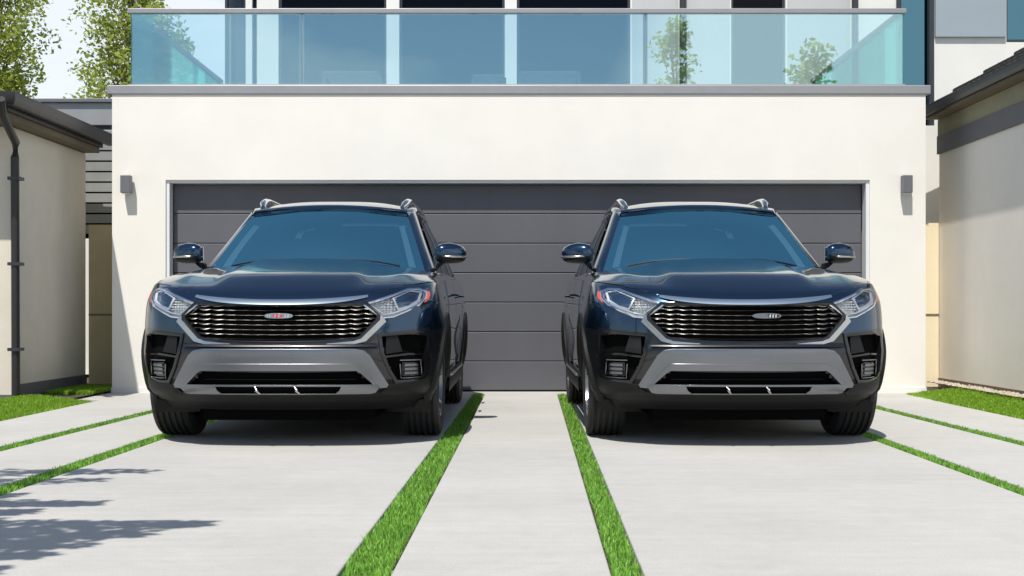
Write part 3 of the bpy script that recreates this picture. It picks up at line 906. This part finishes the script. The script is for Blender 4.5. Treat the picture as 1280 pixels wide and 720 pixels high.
# grass strips
def blades(name, mat, pts, hmin, hmax, wmin, wmax, label, cat, soil=None):
    mb = MB()
    for x, y, z in pts:
        a = random.uniform(0, 2*math.pi); h = random.uniform(hmin, hmax); w = random.uniform(wmin, wmax)
        la = random.uniform(0, 2*math.pi); ln = random.uniform(0,.7)*h
        dx, dy = math.cos(a)*w, math.sin(a)*w
        tx, ty = math.cos(la)*ln, math.sin(la)*ln
        n = len(mb.v)
        mb.v += [(x-dx,y-dy,z),(x+dx,y+dy,z),(x+dx*.7+tx*.45,y+dy*.7+ty*.45,z+h*.6),(x-dx*.7+tx*.45,y-dy*.7+ty*.45,z+h*.6),(x+tx,y+ty,z+h)]
        mb.f += [(n,n+1,n+2,n+3),(n+3,n+2,n+4)]; mb.mi += [0,0]
    o = mb.build(name, mat, recalc=False)
    tag(o, label, cat, kind='stuff'); return o
labs = ['outermost narrow turf strip on the left, nearest the left lawn', 'narrow turf strip running to the left front wheel of the left SUV',
        'turf strip between the left SUV and the bare central slab', 'turf strip between the central slab and the right SUV',
        'narrow turf strip running out from the right front wheel of the right SUV', 'outermost narrow turf strip on the right, nearest the right lawn']
for k, (l, r, ye) in enumerate(S):
    pts = []
    y = 2.6
    while y < ye:
        d = 9000 if y < 5.5 else (6000 if y < 8.5 else 3500)
        w = r(y)-l(y); cnt = int(d*w*.1)
        for _ in range(cnt):
            yy = y+random.random()*.1
            if yy > ye: continue
            wob = .010*noise.noise((yy*6, k*3.1, 0))
            xx = l(yy)+.008+random.random()*(r(yy)-l(yy)-.016) + wob*.8
            pts.append((xx, yy, -.016))
        y += .1
    blades('grass_strip', 'grass', pts, .020, .034, .0022, .0045, labs[k], 'grass strip')
# lawns: gently rising to the house walls
def lawn_z(x, y):
    e = min(1, max(0, (abs(x)-4.0)/.6)); return .0 + .055*e*e*(3-2*e)
for sg, lab in ((-1,'left lawn patch beside the driveway'), (1,'right lawn patch beside the driveway')):
    mb = MB(); P = []
    for i in range(13):
        P.append([(sg*(4.02+i*.06), 8.3+j*.15, lawn_z(4.02+i*.06, 0)-.03) for j in range(21)])
    mb.grid(P)
    o = mb.build('lawn_ground', 'soil', smooth=60); struct(o)
    pts = []
    for _ in range(42000):
        x = random.uniform(4.02, 4.68); y = random.uniform(8.35, 11.28) if sg < 0 else random.uniform(8.35, 12.3)
        if y > 11.28 and False: continue
        pts.append((sg*x, y, lawn_z(x, y)-.03))
    blades('lawn', 'lawn', pts, .03, .055, .003, .006, lab, 'lawn')
mb = MB(); P = []
for sg in (-1,1):
    mb.grid([[(sg*(4.26+i*.1), 11.3+j*.1, .02) for j in range(20)] for i in range(6)])
struct(mb.build('lawn_bed', 'soil'))
pts = [(-random.uniform(4.27,4.72), random.uniform(11.9, 13.0), .02) for _ in range(14000)]
blades('lawn', 'lawn', pts, .03, .055, .003, .006, 'small lawn strip at the foot of the shaded left house wall', 'lawn')
# pebbles at the right wall
pb = MB()
for _ in range(900):
    x = random.uniform(4.52,4.69); y = random.uniform(9.2, 13.1); r_ = random.uniform(.008,.022); z = .08+r_*.4
    vs = [(x+r_*random.uniform(.8,1.2)*a, y+r_*random.uniform(.8,1.2)*b, z+r_*.7*d) for a,b,d in ((1,0,0),(-1,0,0),(0,1,0),(0,-1,0),(0,0,1),(0,0,-1))]
    pb.add(vs, [(0,2,4),(2,1,4),(1,3,4),(3,0,4),(2,0,5),(1,2,5),(3,1,5),(0,3,5)])
tag(pb.build('pebbles', 'pebble'), 'pale pebble edging between the right lawn and the house wall', 'pebbles', kind='stuff')

# ================================================================== GARAGE
YW = 12.5; YD = 12.665; XL, XR = -4.25, 4.31; OL, OR_, OT = -3.687, 3.722, 2.24; ZT = 3.14
gar = empty('garage', (0, YW, 0), 'wide cream rendered garage block with dark grey sectional door', 'garage')
def gp(name, mat, x0,x1,y0,y1,z0,z1, bevel=.006, parent=gar, smooth=None):
    o = MB().box(x0,x1,y0-YW,y1-YW,z0,z1).build(name, mat, parent, bevel=bevel); return o
w = MB()
w.box(XL,OL,0,5.0,-.05,ZT); w.box(OR_,XR,0,5.0,-.05,ZT); w.box(OL,OR_,0,.30,OT,ZT); w.box(OL,OR_,4.7,5.0,-.05,ZT)
w.build('wall', 'render', gar)
MB().box(XL-.008,OL+.0,-.012,.0,-.02,.055).build('plinth', 'render2', gar); MB().box(OR_,XR+.008,-.012,.0,-.02,.055).build('plinth', 'render2', gar)
gp('coping', 'coping', XL-.05, XR+.05, YW-.018, YW+5.0, ZT, ZT+.095, .008)
gp('deck', 'greywall', XL+.02, XR-.02, YW+.02, YW+4.95, ZT+.095, ZT+.10, 0)
# opening trim
tr = MB(); tr.box(OL-.0,OL+.035,.02,.15,0,OT); tr.box(OR_-.035,OR_,.02,.15,0,OT); tr.box(OL+.035,OR_-.035,.02,.15,OT-.03,OT)
tr.build('door_frame', 'frame_white', gar)
# door of seven sections
z = .012; H = (OT-.03-.012)/7
dr = gp('garage_door', 'door_dark', OL+.035, OR_-.035, YD+.02, YD+.06, .004, OT-.03, 0)
for i in range(7):
    gp('door_panel', 'door', OL+.04, OR_-.04, YD, YD+.035, z+i*H+.004, z+(i+1)*H-.004, .005, parent=dr)
gp('door_seal', 'cavity', OL+.036, OR_-.036, YD-.006, YD+.03, .002, .016, 0, parent=dr)
# wall lamps
def sconce(x, label):
    s = empty('wall_lamp', (x, YW, 2.185), label, 'wall lamp', 'wall lamps beside the garage door')
    MB().box(-.030,.030,-.028,-.002,-.05,.05).build('mounting_plate', 'darkmetal', s, bevel=.004)
    MB().box(-.050,.050,-.125,-.030,-.092,.092).build('lamp_housing', 'midmetal', s, bevel=.006)
    MB().box(-.036,.036,-.112,-.043,-.098,-.0925).build('diffuser', 'frame_white', s)
    MB().box(-.036,.036,-.112,-.043,.0925,.098).build('diffuser', 'frame_white', s)
sconce(-4.075, 'small grey box lamp on the wall left of the garage door')
sconce(4.085, 'small grey box lamp on the wall right of the garage door')

# ---- balustrade
ZB = ZT+.095; YG = 12.56; GL, GR_ = -4.07, 4.09; ZR = 4.03
bal = empty('balustrade', (0, YG, ZB), 'frameless glass balustrade with grey handrail on top of the garage', 'balustrade')
def bp(name, mat, x0,x1,y0,y1,z0,z1, bevel=.003):
    return MB().box(x0,x1,y0-YG,y1-YG,z0-ZB,z1-ZB).build(name, mat, bal, bevel=bevel)
joints = [GL, -2.26, 1.37, GR_]
for a, b in zip(joints, joints[1:]): bp('glass_panel', 'bal_glass', a+.008, b-.008, YG-.006, YG+.006, ZB+.005, ZR-.03, 0)
for x in (-2.27, 1.37): bp('post', 'steel', x-.022, x+.022, YG+.008, YG+.05, ZB, ZR-.025)
bp('handrail', 'coping', GL-.03, GR_+.03, YG-.03, YG+.035, ZR-.028, ZR+.025, .006)
bp('bottom_channel', 'coping', GL-.02, GR_+.02, YG-.025, YG+.025, ZB, ZB+.02)
for x in (GL, GR_):
    bp('side_glass_panel', 'bal_glass2', x-.006, x+.006, YG+.012, 16.3, ZB+.005, ZR-.03, 0)
    bp('side_handrail', 'midmetal', x-.03, x+.03, YG+.04, 16.4, ZR-.028, ZR+.02)
    bp('post', 'steel', x-.03, x+.03, 16.3, 16.36, ZB, ZR-.03)
# corner panel of the left side, the teal edge of laminated glass
bp('corner_panel', 'bal_glass2', GL+.012, GL+.16+.07, YG+.012, YG+.020, ZB+.005, ZR-.03, 0)

# ================================================================== UPPER HOUSE
YH = 16.6; SC = F/YH
def px(p): return (p-VX)/SC
def zy(p): return EYE+(VY-p)/SC
uh = empty('house', (0, YH, 0), 'pale upper storey of the main house set back behind the glass balcony', 'house')
def hb(name, mat, x0,x1,y0,y1,z0,z1, bevel=.004, parent=uh):
    return MB().box(x0,x1,y0-YH,y1-YH,z0,z1).build(name, mat, parent, bevel=bevel)
ZH0, ZH1, ZWT = 0.0, 6.6, 5.75
# wall piers between openings (x in picture pixels)
openings = [(280,307), (315,321), (348,483), (499,631), (646,788), (914,982), (1125,1165), (1258,1400)]
mb = MB(); x = 280
edges = [280] + [v for o in openings for v in o] + [1420]
pairs = []
cur = 280
for a, b in openings:
    if a > cur: pairs.append((cur, a))
    cur = b
pairs.append((cur, 1500))
mats_by = {}
for a, b in pairs:
    mb.box(px(a), px(b), 0, .25, 3.0, ZWT)
mb.box(px(280), px(1500), 0, .25, ZWT, ZH1)
mb.box(px(280), px(280)+.25, .25, 6, 3.0, ZH1); mb.box(px(1500)-.25, px(1500), .25, 6, 0, ZH1)
mb.box(px(1165), px(1500), 0, .25, 0, 3.0)
mb.box(px(280), px(1500)-.25, 5.8, 6, 0, ZH1)
mb.build('wall', 'render2', uh)
hb('roof', 'coping', px(280)-.4, px(1500)+.4, YH-.55, YH+6.2, ZH1, ZH1+.2)
# dark rooms behind the openings
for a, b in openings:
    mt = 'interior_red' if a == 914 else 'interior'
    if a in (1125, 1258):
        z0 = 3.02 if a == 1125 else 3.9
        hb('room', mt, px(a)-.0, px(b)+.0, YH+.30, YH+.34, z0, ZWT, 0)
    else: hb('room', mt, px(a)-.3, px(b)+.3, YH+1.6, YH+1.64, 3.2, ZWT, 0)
    wn = MB()
    x0, x1 = px(a), px(b); t = .035 if b-a > 20 else .01
    zl = 3.24 if a not in (1125,1258) else (3.02 if a == 1125 else zy(52))
    wn.box(x0, x0+t, .05, .12, zl, ZWT); wn.box(x1-t, x1, .05, .12, zl, ZWT)
    wn.box(x0+t, x1-t, .05, .12, ZWT-.05, ZWT); wn.box(x0+t, x1-t, .05, .12, zl, zl+.04)
    wf = wn.build('window', 'darkmetal', uh)
    MB().box(x0+t, x1-t, .078, .09, zl+.04, ZWT-.05).build('window_pane', 'win_blue' if a in (1125,1258) else 'win_glass', wf)
# pale cladding panels, drain pipes
hb('wall_panel', 'greywall', px(790), px(847), YH-.012, YH, 3.24, ZWT, 0)
hb('wall_panel', 'greywall', px(858), px(912), YH-.012, YH, 3.24, ZWT, 0)
hb('wall_panel', 'greywall', px(984), px(1062), YH-.012, YH, 3.24, ZWT, 0)
for a, b in ((848,857),(1063,1071)):
    MB().tube([((px(a)+px(b))/2, -.07, 3.24), ((px(a)+px(b))/2, -.07, ZWT)], .045, 10).build('downpipe', 'darkmetal', uh, smooth=50)
hb('corner_trim', 'darkmetal', px(1120), px(1125), YH-.03, YH, 3.0, ZWT)
hb('corner_trim', 'darkmetal', px(1161), px(1167), YH-.03, YH, 2.9, ZWT)
hb('wall_panel', 'wall_shade', px(1168), px(1256), YH-.05, YH, zy(47), ZWT, .004)  # thin panel coloured as the shade over the white wall
hb('sill', 'frame_white', px(1128), px(1170), YH-.10, YH, 2.88, 3.0)
hb('opaque_panel', 'render2', px(1258), px(1500), YH+.04, YH+.25, 0, zy(52))

# patio furniture outlines behind the glass
def patio(x0, x1, y, h, label, cat):
    t = empty('patio_table' if cat == 'patio table' else 'patio_bench', ((x0+x1)/2, y, ZB+.005), label, cat)
    w = (x1-x0)/2
    MB().box(-w, w, -.35, .35, h-.035, h).build('table_top' if cat == 'patio table' else 'seat', 'wood', t, bevel=.004)
    for sx in (-1,1):
        for sy in (-1,1): MB().box(sx*w-.02 if sx < 0 else w-.02, sx*w+.02 if sx < 0 else w+.02, sy*.32-.02, sy*.32+.02, 0, h-.035).build('leg', 'wood', t)
    return t
s14 = F/14.6
patio((410-VX)/s14, (478-VX)/s14, 14.6, .50, 'low dark patio table seen through the left half of the balcony glass', 'patio table')
patio((592-VX)/s14, (631-VX)/s14, 14.6, .46, 'short patio bench behind the middle of the balcony glass', 'patio bench')
patio((650-VX)/s14, (722-VX)/s14, 14.6, .50, 'low dark patio table behind the glass right of the middle', 'patio table')

# ================================================================== LEFT HOUSE
lh = empty('neighbour_house', (-4.75, 11.2, 0), 'low beige side house on the left with dark eaves and black downpipe', 'house')
def rel(name, mat, root, mb, **k):
    ox, oy, oz = root.location; mb.v = [(a-ox, b-oy, c_-oz) for a, b, c_ in mb.v]
    return mb.build(name, mat, root, **k)
mb = MB().box(-9.5,-4.75,11.2,13.12,-.05,2.60)
rel('wall', 'beige', lh, mb, bevel=.01)
mb = MB().box(-9.5,-4.742,11.19,11.2,-.04,.07); mb.box(-4.75,-4.738,11.2,13.12,-.04,.16); rel('plinth', 'frieze', lh, mb)
# soffit, gutter, hip roof
XE, YE, ZE = -4.50, 10.6, 2.80
rel('soffit', 'soffit', lh, MB().box(-9.8, XE-.10, YE+.10, 13.12, 2.605, 2.66))
rel('fascia', 'fascia', lh, MB().box(-9.8, XE-.06, YE+.06, 13.12, 2.66, 2.74), bevel=.004)
gt = MB()
for (a, b) in (((-9.8, YE, 0), (XE, YE, 0)), ((XE, YE, 0), (XE, 13.2, 0))):
    prof = [(-.055,.07),(-.055,.0),(-.03,-.045),(.03,-.045),(.055,0),(.055,.07)]
    rows = []
    for p in (a, b):
        row = []
        for o, dz in prof:
            if a[1] == b[1]: row.append((p[0]+(o if p is b else 0), p[1]-o, 2.74+dz))
            else: row.append((p[0]+o, p[1]-(o if p is a else 0), 2.74+dz))
        rows.append(row)
    gt.grid(rows)
rel('gutter', 'fascia', lh, gt, smooth=40)
def hip_roof(root, sgn, xe, ye, ye1, xfar, z0, pitch, courses):
    mb = MB(); pitch = pitch
    # side slope rising away from the eave, broken into tile courses
    run = .34
    for k in range(courses):
        x0 = xe + sgn*k*run; x1 = xe + sgn*(k+1)*run+sgn*.02; za = z0+k*run*pitch+.03; zb_ = z0+(k+1)*run*pitch
        ya = ye + k*run
        n = 70
        rows = []
        for j in range(n+1):
            yy = ya+(ye1-ya)*j/n; wv = .003*((j%2)*2-1)
            rows.append([(x0, yy, za-.035), (x0, yy, za+wv), (x1, yy, zb_+wv)])
        mb.grid(rows)
        # front slope
        rows = []
        for j in range(n+1):
            xx = x0+(xfar-x0)*j/n; wv = .003*((j%2)*2-1)
            rows.append([(xx, ya, za-.035), (xx, ya, za+wv), (xx, ya+run+.02, zb_+wv)])
        mb.grid(rows)
    return mb
rel('roof', 'tile', lh, hip_roof(lh, -1, XE-.03, YE+.03, 13.2, -9.8, 2.80, .13, 8), recalc=True)
# downpipe at the corner
dp = MB(); dp.tube([(-4.52,10.42,2.72),(-4.56,10.55,2.60),(-4.64,11.02,2.42),(-4.69,11.12,2.30),(-4.69,11.14,.04)], .038, 10)
rel('downpipe', 'fascia', lh, dp, smooth=40)
for zz in (.5, 1.3, 2.1):
    rel('pipe_clip', 'darkmetal', lh, MB().box(-4.745,-4.635,11.08,11.20,zz-.015,zz+.015))

# passage wall left
fw = empty('garden_wall', (-4.5, 13.3, 0), 'shaded ochre wall with a joint line in the gap left of the garage', 'wall')
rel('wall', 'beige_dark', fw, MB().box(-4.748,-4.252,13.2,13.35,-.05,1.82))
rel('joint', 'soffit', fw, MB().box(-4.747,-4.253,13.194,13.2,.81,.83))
lv = empty('louvre_screen', (-4.5, 13.6, 1.8), 'dark grey horizontal slat screen above the ochre wall left of the garage', 'screen')
for k in range(9):
    rel('slat', 'slat_grey', lv, MB().box(-5.2,-4.26,13.62+.0,13.66,1.75+k*.12,1.75+k*.12+.10))
rel('backing', 'cavity', lv, MB().box(-5.2,-4.26,13.72,13.74,1.7,2.9))
# annex with wide fascia behind
an = empty('annex', (-5.5, 16, 0), 'flat grey roofed annex behind the left house roof', 'building')
rel('wall', 'render2', an, MB().box(-7.6,-4.6,16.2,19.5,0,3.2))
rel('fascia', 'coping', an, MB().box(-7.7,-4.5,15.95,19.6,3.36,3.66), bevel=.006)
rel('fascia_cap', 'midmetal', an, MB().box(-7.75,-4.45,15.9,19.65,3.66,3.71), bevel=.006)
rel('shadow_gap', 'darkmetal', an, MB().box(-7.65,-4.55,16.02,19.5,3.30,3.36))
rel('lower_fascia', 'coping', an, MB().box(-7.65,-4.55,15.98,19.5,2.95,3.30), bevel=.006)

# ================================================================== RIGHT HOUSE
rh = empty('neighbour_house', (4.7, 11.2, 0), 'side house on the right with sunlit beige wall and dark tiled eaves', 'house')
rel('wall', 'greige', rh, MB().box(4.7,9.5,8.9,13.2,-.05,2.98), bevel=.01)
rel('frieze', 'frieze', rh, MB().box(4.675,4.70,8.9,13.2,2.60,2.80))
rel('upper_wall', 'olive', rh, MB().box(4.685,4.70,8.9,13.2,2.80,2.98))
rel('soffit', 'soffit', rh, MB().box(4.54,9.5,8.6,13.2,2.985,3.03))
rel('plinth', 'soffit', rh, MB().box(4.690,4.70,8.9,13.2,-.02,.12))
gt = MB(); rows = []
for yy in (8.4, 13.2):
    rows.append([(4.50+.05,yy,3.10),(4.50+.05,yy,3.01),(4.50,yy,3.01),(4.49,yy,3.05),(4.49,yy,3.09)])
gt.grid(rows); rel('gutter', 'fascia', rh, gt)
rel('roof', 'tile', rh, hip_roof(rh, 1, 4.51, 8.4, 13.2, 9.6, 3.09, .60, 8))
cw_ = empty('garden_wall', (4.5, 13.3, 0), 'narrow sunlit cream wall in the gap right of the garage', 'wall')
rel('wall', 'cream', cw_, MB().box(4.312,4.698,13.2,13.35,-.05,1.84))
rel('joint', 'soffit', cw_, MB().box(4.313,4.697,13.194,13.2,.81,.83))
bw = empty('garden_wall', (4.5, 13.6, 0), 'pale grey wall above and behind the cream wall right of the garage', 'wall')
rel('wall', 'render2', bw, MB().box(4.32,5.2,13.7,13.85,0,3.0))

# ================================================================== TREES
def leaf_quads(mb, c, n, rad, size, elong=1.6):
    for _ in range(n):
        while True:
            p = Vector((random.uniform(-1,1), random.uniform(-1,1), random.uniform(-1,1)))
            if p.length < 1: break
        p = Vector(c) + Vector((p.x*rad, p.y*rad, p.z*rad*.8))
        a = Vector((random.gauss(0,1), random.gauss(0,1), random.gauss(0,.7))).normalized()
        b = a.cross(Vector((random.gauss(0,1), random.gauss(0,1), random.gauss(0,1)))).normalized()
        s = size*random.uniform(.6,1.3); n0 = len(mb.v)
        mb.v += [tuple(p-a*s*elong*.5), tuple(p+b*s*.42), tuple(p+a*s*elong*.5), tuple(p-b*s*.42)]
        mb.f.append((n0,n0+1,n0+2,n0+3)); mb.mi.append(0)
def tree(base, height, crown_r, label, leaf='leaf', nclump=90, per=70, size=.085, zlow=.35, cluster=.42, group=None, name='birch_tree', seed=1):
    random.seed(seed)
    t = empty(name, base, label, 'tree', group)
    tk = MB(); pts = [(0,0,-.1)]; n = 9
    for i in range(1, n+1):
        f = i/n; pts.append((.12*math.sin(f*4+seed)*f*2, .1*math.cos(f*3+seed)*f, height*f*.94))
    r0 = .013*height
    tk.tube(pts, [r0*(1-.9*i/n) for i in range(n+1)], 10)
    lf = MB()
    for k in range(nclump):
        f = random.uniform(zlow, 1.0); zc = height*f
        prof = math.sin(math.pi*min(1, (f-zlow)/(1-zlow)*.86+.12))**.8
        rr = crown_r*prof*math.sqrt(random.random()); a = random.uniform(0, 2*math.pi)
        c_ = Vector((rr*math.cos(a), rr*math.sin(a), zc))
        st = Vector(pts[min(n, max(1, int((f-.12)*n)))])
        mid = st.lerp(c_, .55) + Vector((0,0,.06*height*.3))
        tk.tube([st, mid, c_], [.0055*height*.28, .003*height*.28, .002], 5)
        leaf_quads(lf, c_, int(per*random.uniform(.6,1.4)), cluster*random.uniform(.6,1.2), size)
        leaf_quads(lf, mid.lerp(c_,.5), int(per*.4), cluster*.6, size)
    tk.build('trunk', 'bark', t, smooth=50); lf.build('crown', leaf, t, recalc=False)
    return t
G = 'trees behind the annex'
tree((-10.25,23.5,0), 9.0, .95, 'birch tree with dense yellow-green crown at the far left edge, above the roof corner', nclump=120, per=95, size=.062, zlow=.52, cluster=.40, group=G, seed=3)
tree((-7.9,24,0), 8.2, 1.0, 'slim birch rising against the left end of the glass balustrade', nclump=140, per=90, size=.060, zlow=.40, cluster=.38, group=G, seed=5)
tree((-9.9,28,0), 6.1, 1.3, 'low bushy tree filling the gap between the two birches', nclump=50, per=70, size=.075, zlow=.45, cluster=.36, group=G, seed=8)
tree((-6.9,23,0), 6.6, .80, 'young tree seen through the left balcony glass', nclump=55, per=50, size=.085, zlow=.5, cluster=.32, group=G, seed=9)
# foreground tree whose branches shade the lower left paving
def shade_tree():
    random.seed(21)
    t = empty('willow_tree', (-5.2, 1.6, 0), 'tree left of the driveway casting pointed branch shadows on the paving', 'tree')
    tk = MB(); tk.tube([(0,0,-.1),(.05,.05,1.2),(.1,.1,2.4),(.2,.15,3.4),(.3,.2,4.6)], [.14,.12,.09,.06,.02], 10)
    lf = MB()
    # (shadow tip x, y, height of tip, reach back, density)
    tips = [(-1.15,4.76,3.0,1.5,1.0),(-1.30,4.55,2.9,1.3,1.0),(-1.75,5.28,3.0,1.4,1.0),(-1.95,5.05,2.9,1.1,1.0),(-1.80,6.35,3.2,1.2,.32),(-1.95,6.02,3.0,1.0,.28),
            (-1.45,4.35,2.8,1.3,1.0),(-1.55,4.15,2.7,1.3,1.0),(-1.60,3.9,2.7,1.3,1.0),(-1.7,3.7,2.7,1.3,1.0),(-1.8,4.55,2.8,1.3,1.0),(-1.95,3.75,2.7,1.3,1.0),(-2.1,3.5,2.7,1.3,1.0),(-1.75,4.05,2.7,1.3,1.0),(-2.1,4.8,3.0,1.3,1.0),(-2.2,5.5,3.0,1.0,.6)]
    for sx, sy, h, reach, dens in tips:
        tip = Vector((sx-.12-.17*h, sy-.54*h, h)) - Vector((-5.2,1.6,0))
        d = Vector((1, .18+random.uniform(-.08,.08), -.12)).normalized()
        root_ = tip - d*reach
        st = Vector((.15,.12,min(3.2, h+.1)))
        pts = [st, st.lerp(root_, .6)+Vector((0,0,.15)), root_, tip-d*reach*.5+Vector((0,0,.05)), tip]
        tk.tube(pts, [.035,.025,.016,.009,.003], 6)
        n = int(900*dens)
        for i in range(n):
            f = random.random()**.8; p = tip - d*(reach*f)
            spread = .02+.19*f
            side = Vector((-d.y, d.x, 0))*random.choice((-1,1))
            ld = (d*1.0 + side*.35 + Vector((0,0,random.uniform(-.3,.2)))).normalized()
            q = p + side*random.uniform(0, spread) + Vector((0,0,random.uniform(-.08,.08)))
            s = random.uniform(.05,.10); b = ld.cross(Vector((random.gauss(0,.4),random.gauss(0,.4),1))).normalized()
            n0 = len(lf.v); lf.v += [tuple(q), tuple(q+ld*s*.45+b*s*.26), tuple(q+ld*s), tuple(q+ld*s*.45-b*s*.26)]
            lf.f.append((n0,n0+1,n0+2,n0+3)); lf.mi.append(0)
    tk.build('trunk', 'bark', t, smooth=50); lf.build('crown', 'leaf2', t, recalc=False)
shade_tree()
# street side behind the camera: what the paint and glass mirror
for i, (x, y, h, r_, lab) in enumerate(((-9,-17,7.0,2.6,'broad green street tree across the road, left of centre'),(5.6,-17,11.0,1.3,'tall narrow street tree across the road, right of centre'),
        (10.6,-17,10.2,1.8,'tall fuller street tree across the road on the right'),(-16,-19,9,3,'big street tree far left across the road'),(21,-19,8,3,'street tree at the far right across the road'))):
    tree((x,y,0), h, r_, lab, leaf='leaf' if 0 < x < 15 else 'leaf2', nclump=48 if 0 < x < 15 else 80, per=38, size=.15, zlow=.22, cluster=.6, name='street_tree', group='street trees across the road', seed=30+i)

# ================================================================== WORLD, SUN, CAMERA
SUN = Vector((.17,.54,-1)).normalized()
el = math.asin(-SUN.z); az = math.atan2(-SUN.x, -SUN.y)
world = bpy.data.worlds.new('World'); scene.world = world; world.use_nodes = True
nt = world.node_tree; bg = nt.nodes['Background']
sky = nt.nodes.new('ShaderNodeTexSky'); sky.sky_type = 'NISHITA'; sky.sun_disc = False
sky.sun_elevation = el; sky.sun_rotation = az % (2*math.pi); sky.air_density = 1.1; sky.dust_density = .6; sky.ozone_density = 1.6
tc = nt.nodes.new('ShaderNodeTexCoord'); mp = nt.nodes.new('ShaderNodeMapping'); mp.inputs['Scale'].default_value = (1,1,2.6)
mp.inputs['Location'].default_value = (.7,.3,.2)
nz = nt.nodes.new('ShaderNodeTexNoise'); nz.inputs['Scale'].default_value = 1.5; nz.inputs['Detail'].default_value = 7; nz.inputs['Roughness'].default_value = .55
nt.links.new(tc.outputs['Generated'], mp.inputs['Vector']); nt.links.new(mp.outputs[0], nz.inputs['Vector'])
sep = nt.nodes.new('ShaderNodeSeparateXYZ'); nt.links.new(tc.outputs['Generated'], sep.inputs[0])
def mapr(sock, a, b, c, d):
    r_ = nt.nodes.new('ShaderNodeMapRange'); r_.interpolation_type = 'SMOOTHSTEP'
    for k, v in zip(('From Min','From Max','To Min','To Max'), (a,b,c,d)): r_.inputs[k].default_value = v
    nt.links.new(sock, r_.inputs['Value']); return r_.outputs[0]
def math2(op, a, b):
    m_ = nt.nodes.new('ShaderNodeMath'); m_.operation = op; nt.links.new(a, m_.inputs[0]); nt.links.new(b, m_.inputs[1]); return m_.outputs[0]
bank = math2('MULTIPLY', mapr(sep.outputs['Y'], -.2, .9, 0, .22), mapr(sep.outputs['Z'], .25, .7, 1, 0))   # cloud bank behind the house
bank2 = math2('MULTIPLY', mapr(sep.outputs['X'], .04, .22, 0, .34), mapr(sep.outputs['Z'], .25, .5, 1, 0))
tot = math2('MULTIPLY', math2('ADD', math2('ADD', nz.outputs['Fac'], bank), bank2), mapr(sep.outputs['Z'], .55, .8, 1, .6))
rp = nt.nodes.new('ShaderNodeMapRange'); rp.inputs['From Min'].default_value = .50; rp.inputs['From Max'].default_value = .68; rp.inputs['To Max'].default_value = .85
nt.links.new(tot, rp.inputs['Value'])
mix = nt.nodes.new('ShaderNodeMixRGB'); mix.inputs['Color2'].default_value = (9.5,10.0,10.6,1)
nt.links.new(rp.outputs[0], mix.inputs['Fac']); nt.links.new(sky.outputs[0], mix.inputs['Color1'])
nt.links.new(mix.outputs[0], bg.inputs['Color']); bg.inputs['Strength'].default_value = .10
sd = bpy.data.lights.new('sun', 'SUN'); sd.energy = 4.8; sd.angle = R(.53); sd.color = (1.0,.955,.89)
so = bpy.data.objects.new('sun', sd); COL.objects.link(so); so.rotation_euler = SUN.to_track_quat('-Z', 'Y').to_euler(); so.location = (-5,-8,20)
cd = bpy.data.cameras.new('camera'); cam = bpy.data.objects.new('camera', cd); COL.objects.link(cam)
cam.location = (0,0,EYE); cam.rotation_euler = (R(90),0,0)
cd.lens = F/1280*36; cd.sensor_width = 36; cd.shift_x = -5/1280; cd.shift_y = 30/1280; cd.clip_end = 2000; cd.clip_start = .05
scene.camera = cam
scene.view_settings.view_transform = 'Standard'; scene.view_settings.look = 'None'
scene.view_settings.exposure = 0.08; scene.view_settings.gamma = 1
scene.render.resolution_x = 1024; scene.render.resolution_y = 576
scene.cycles.max_bounces = 10; scene.cycles.transparent_max_bounces = 16
try: scene.cycles.use_denoising = True
except Exception: pass
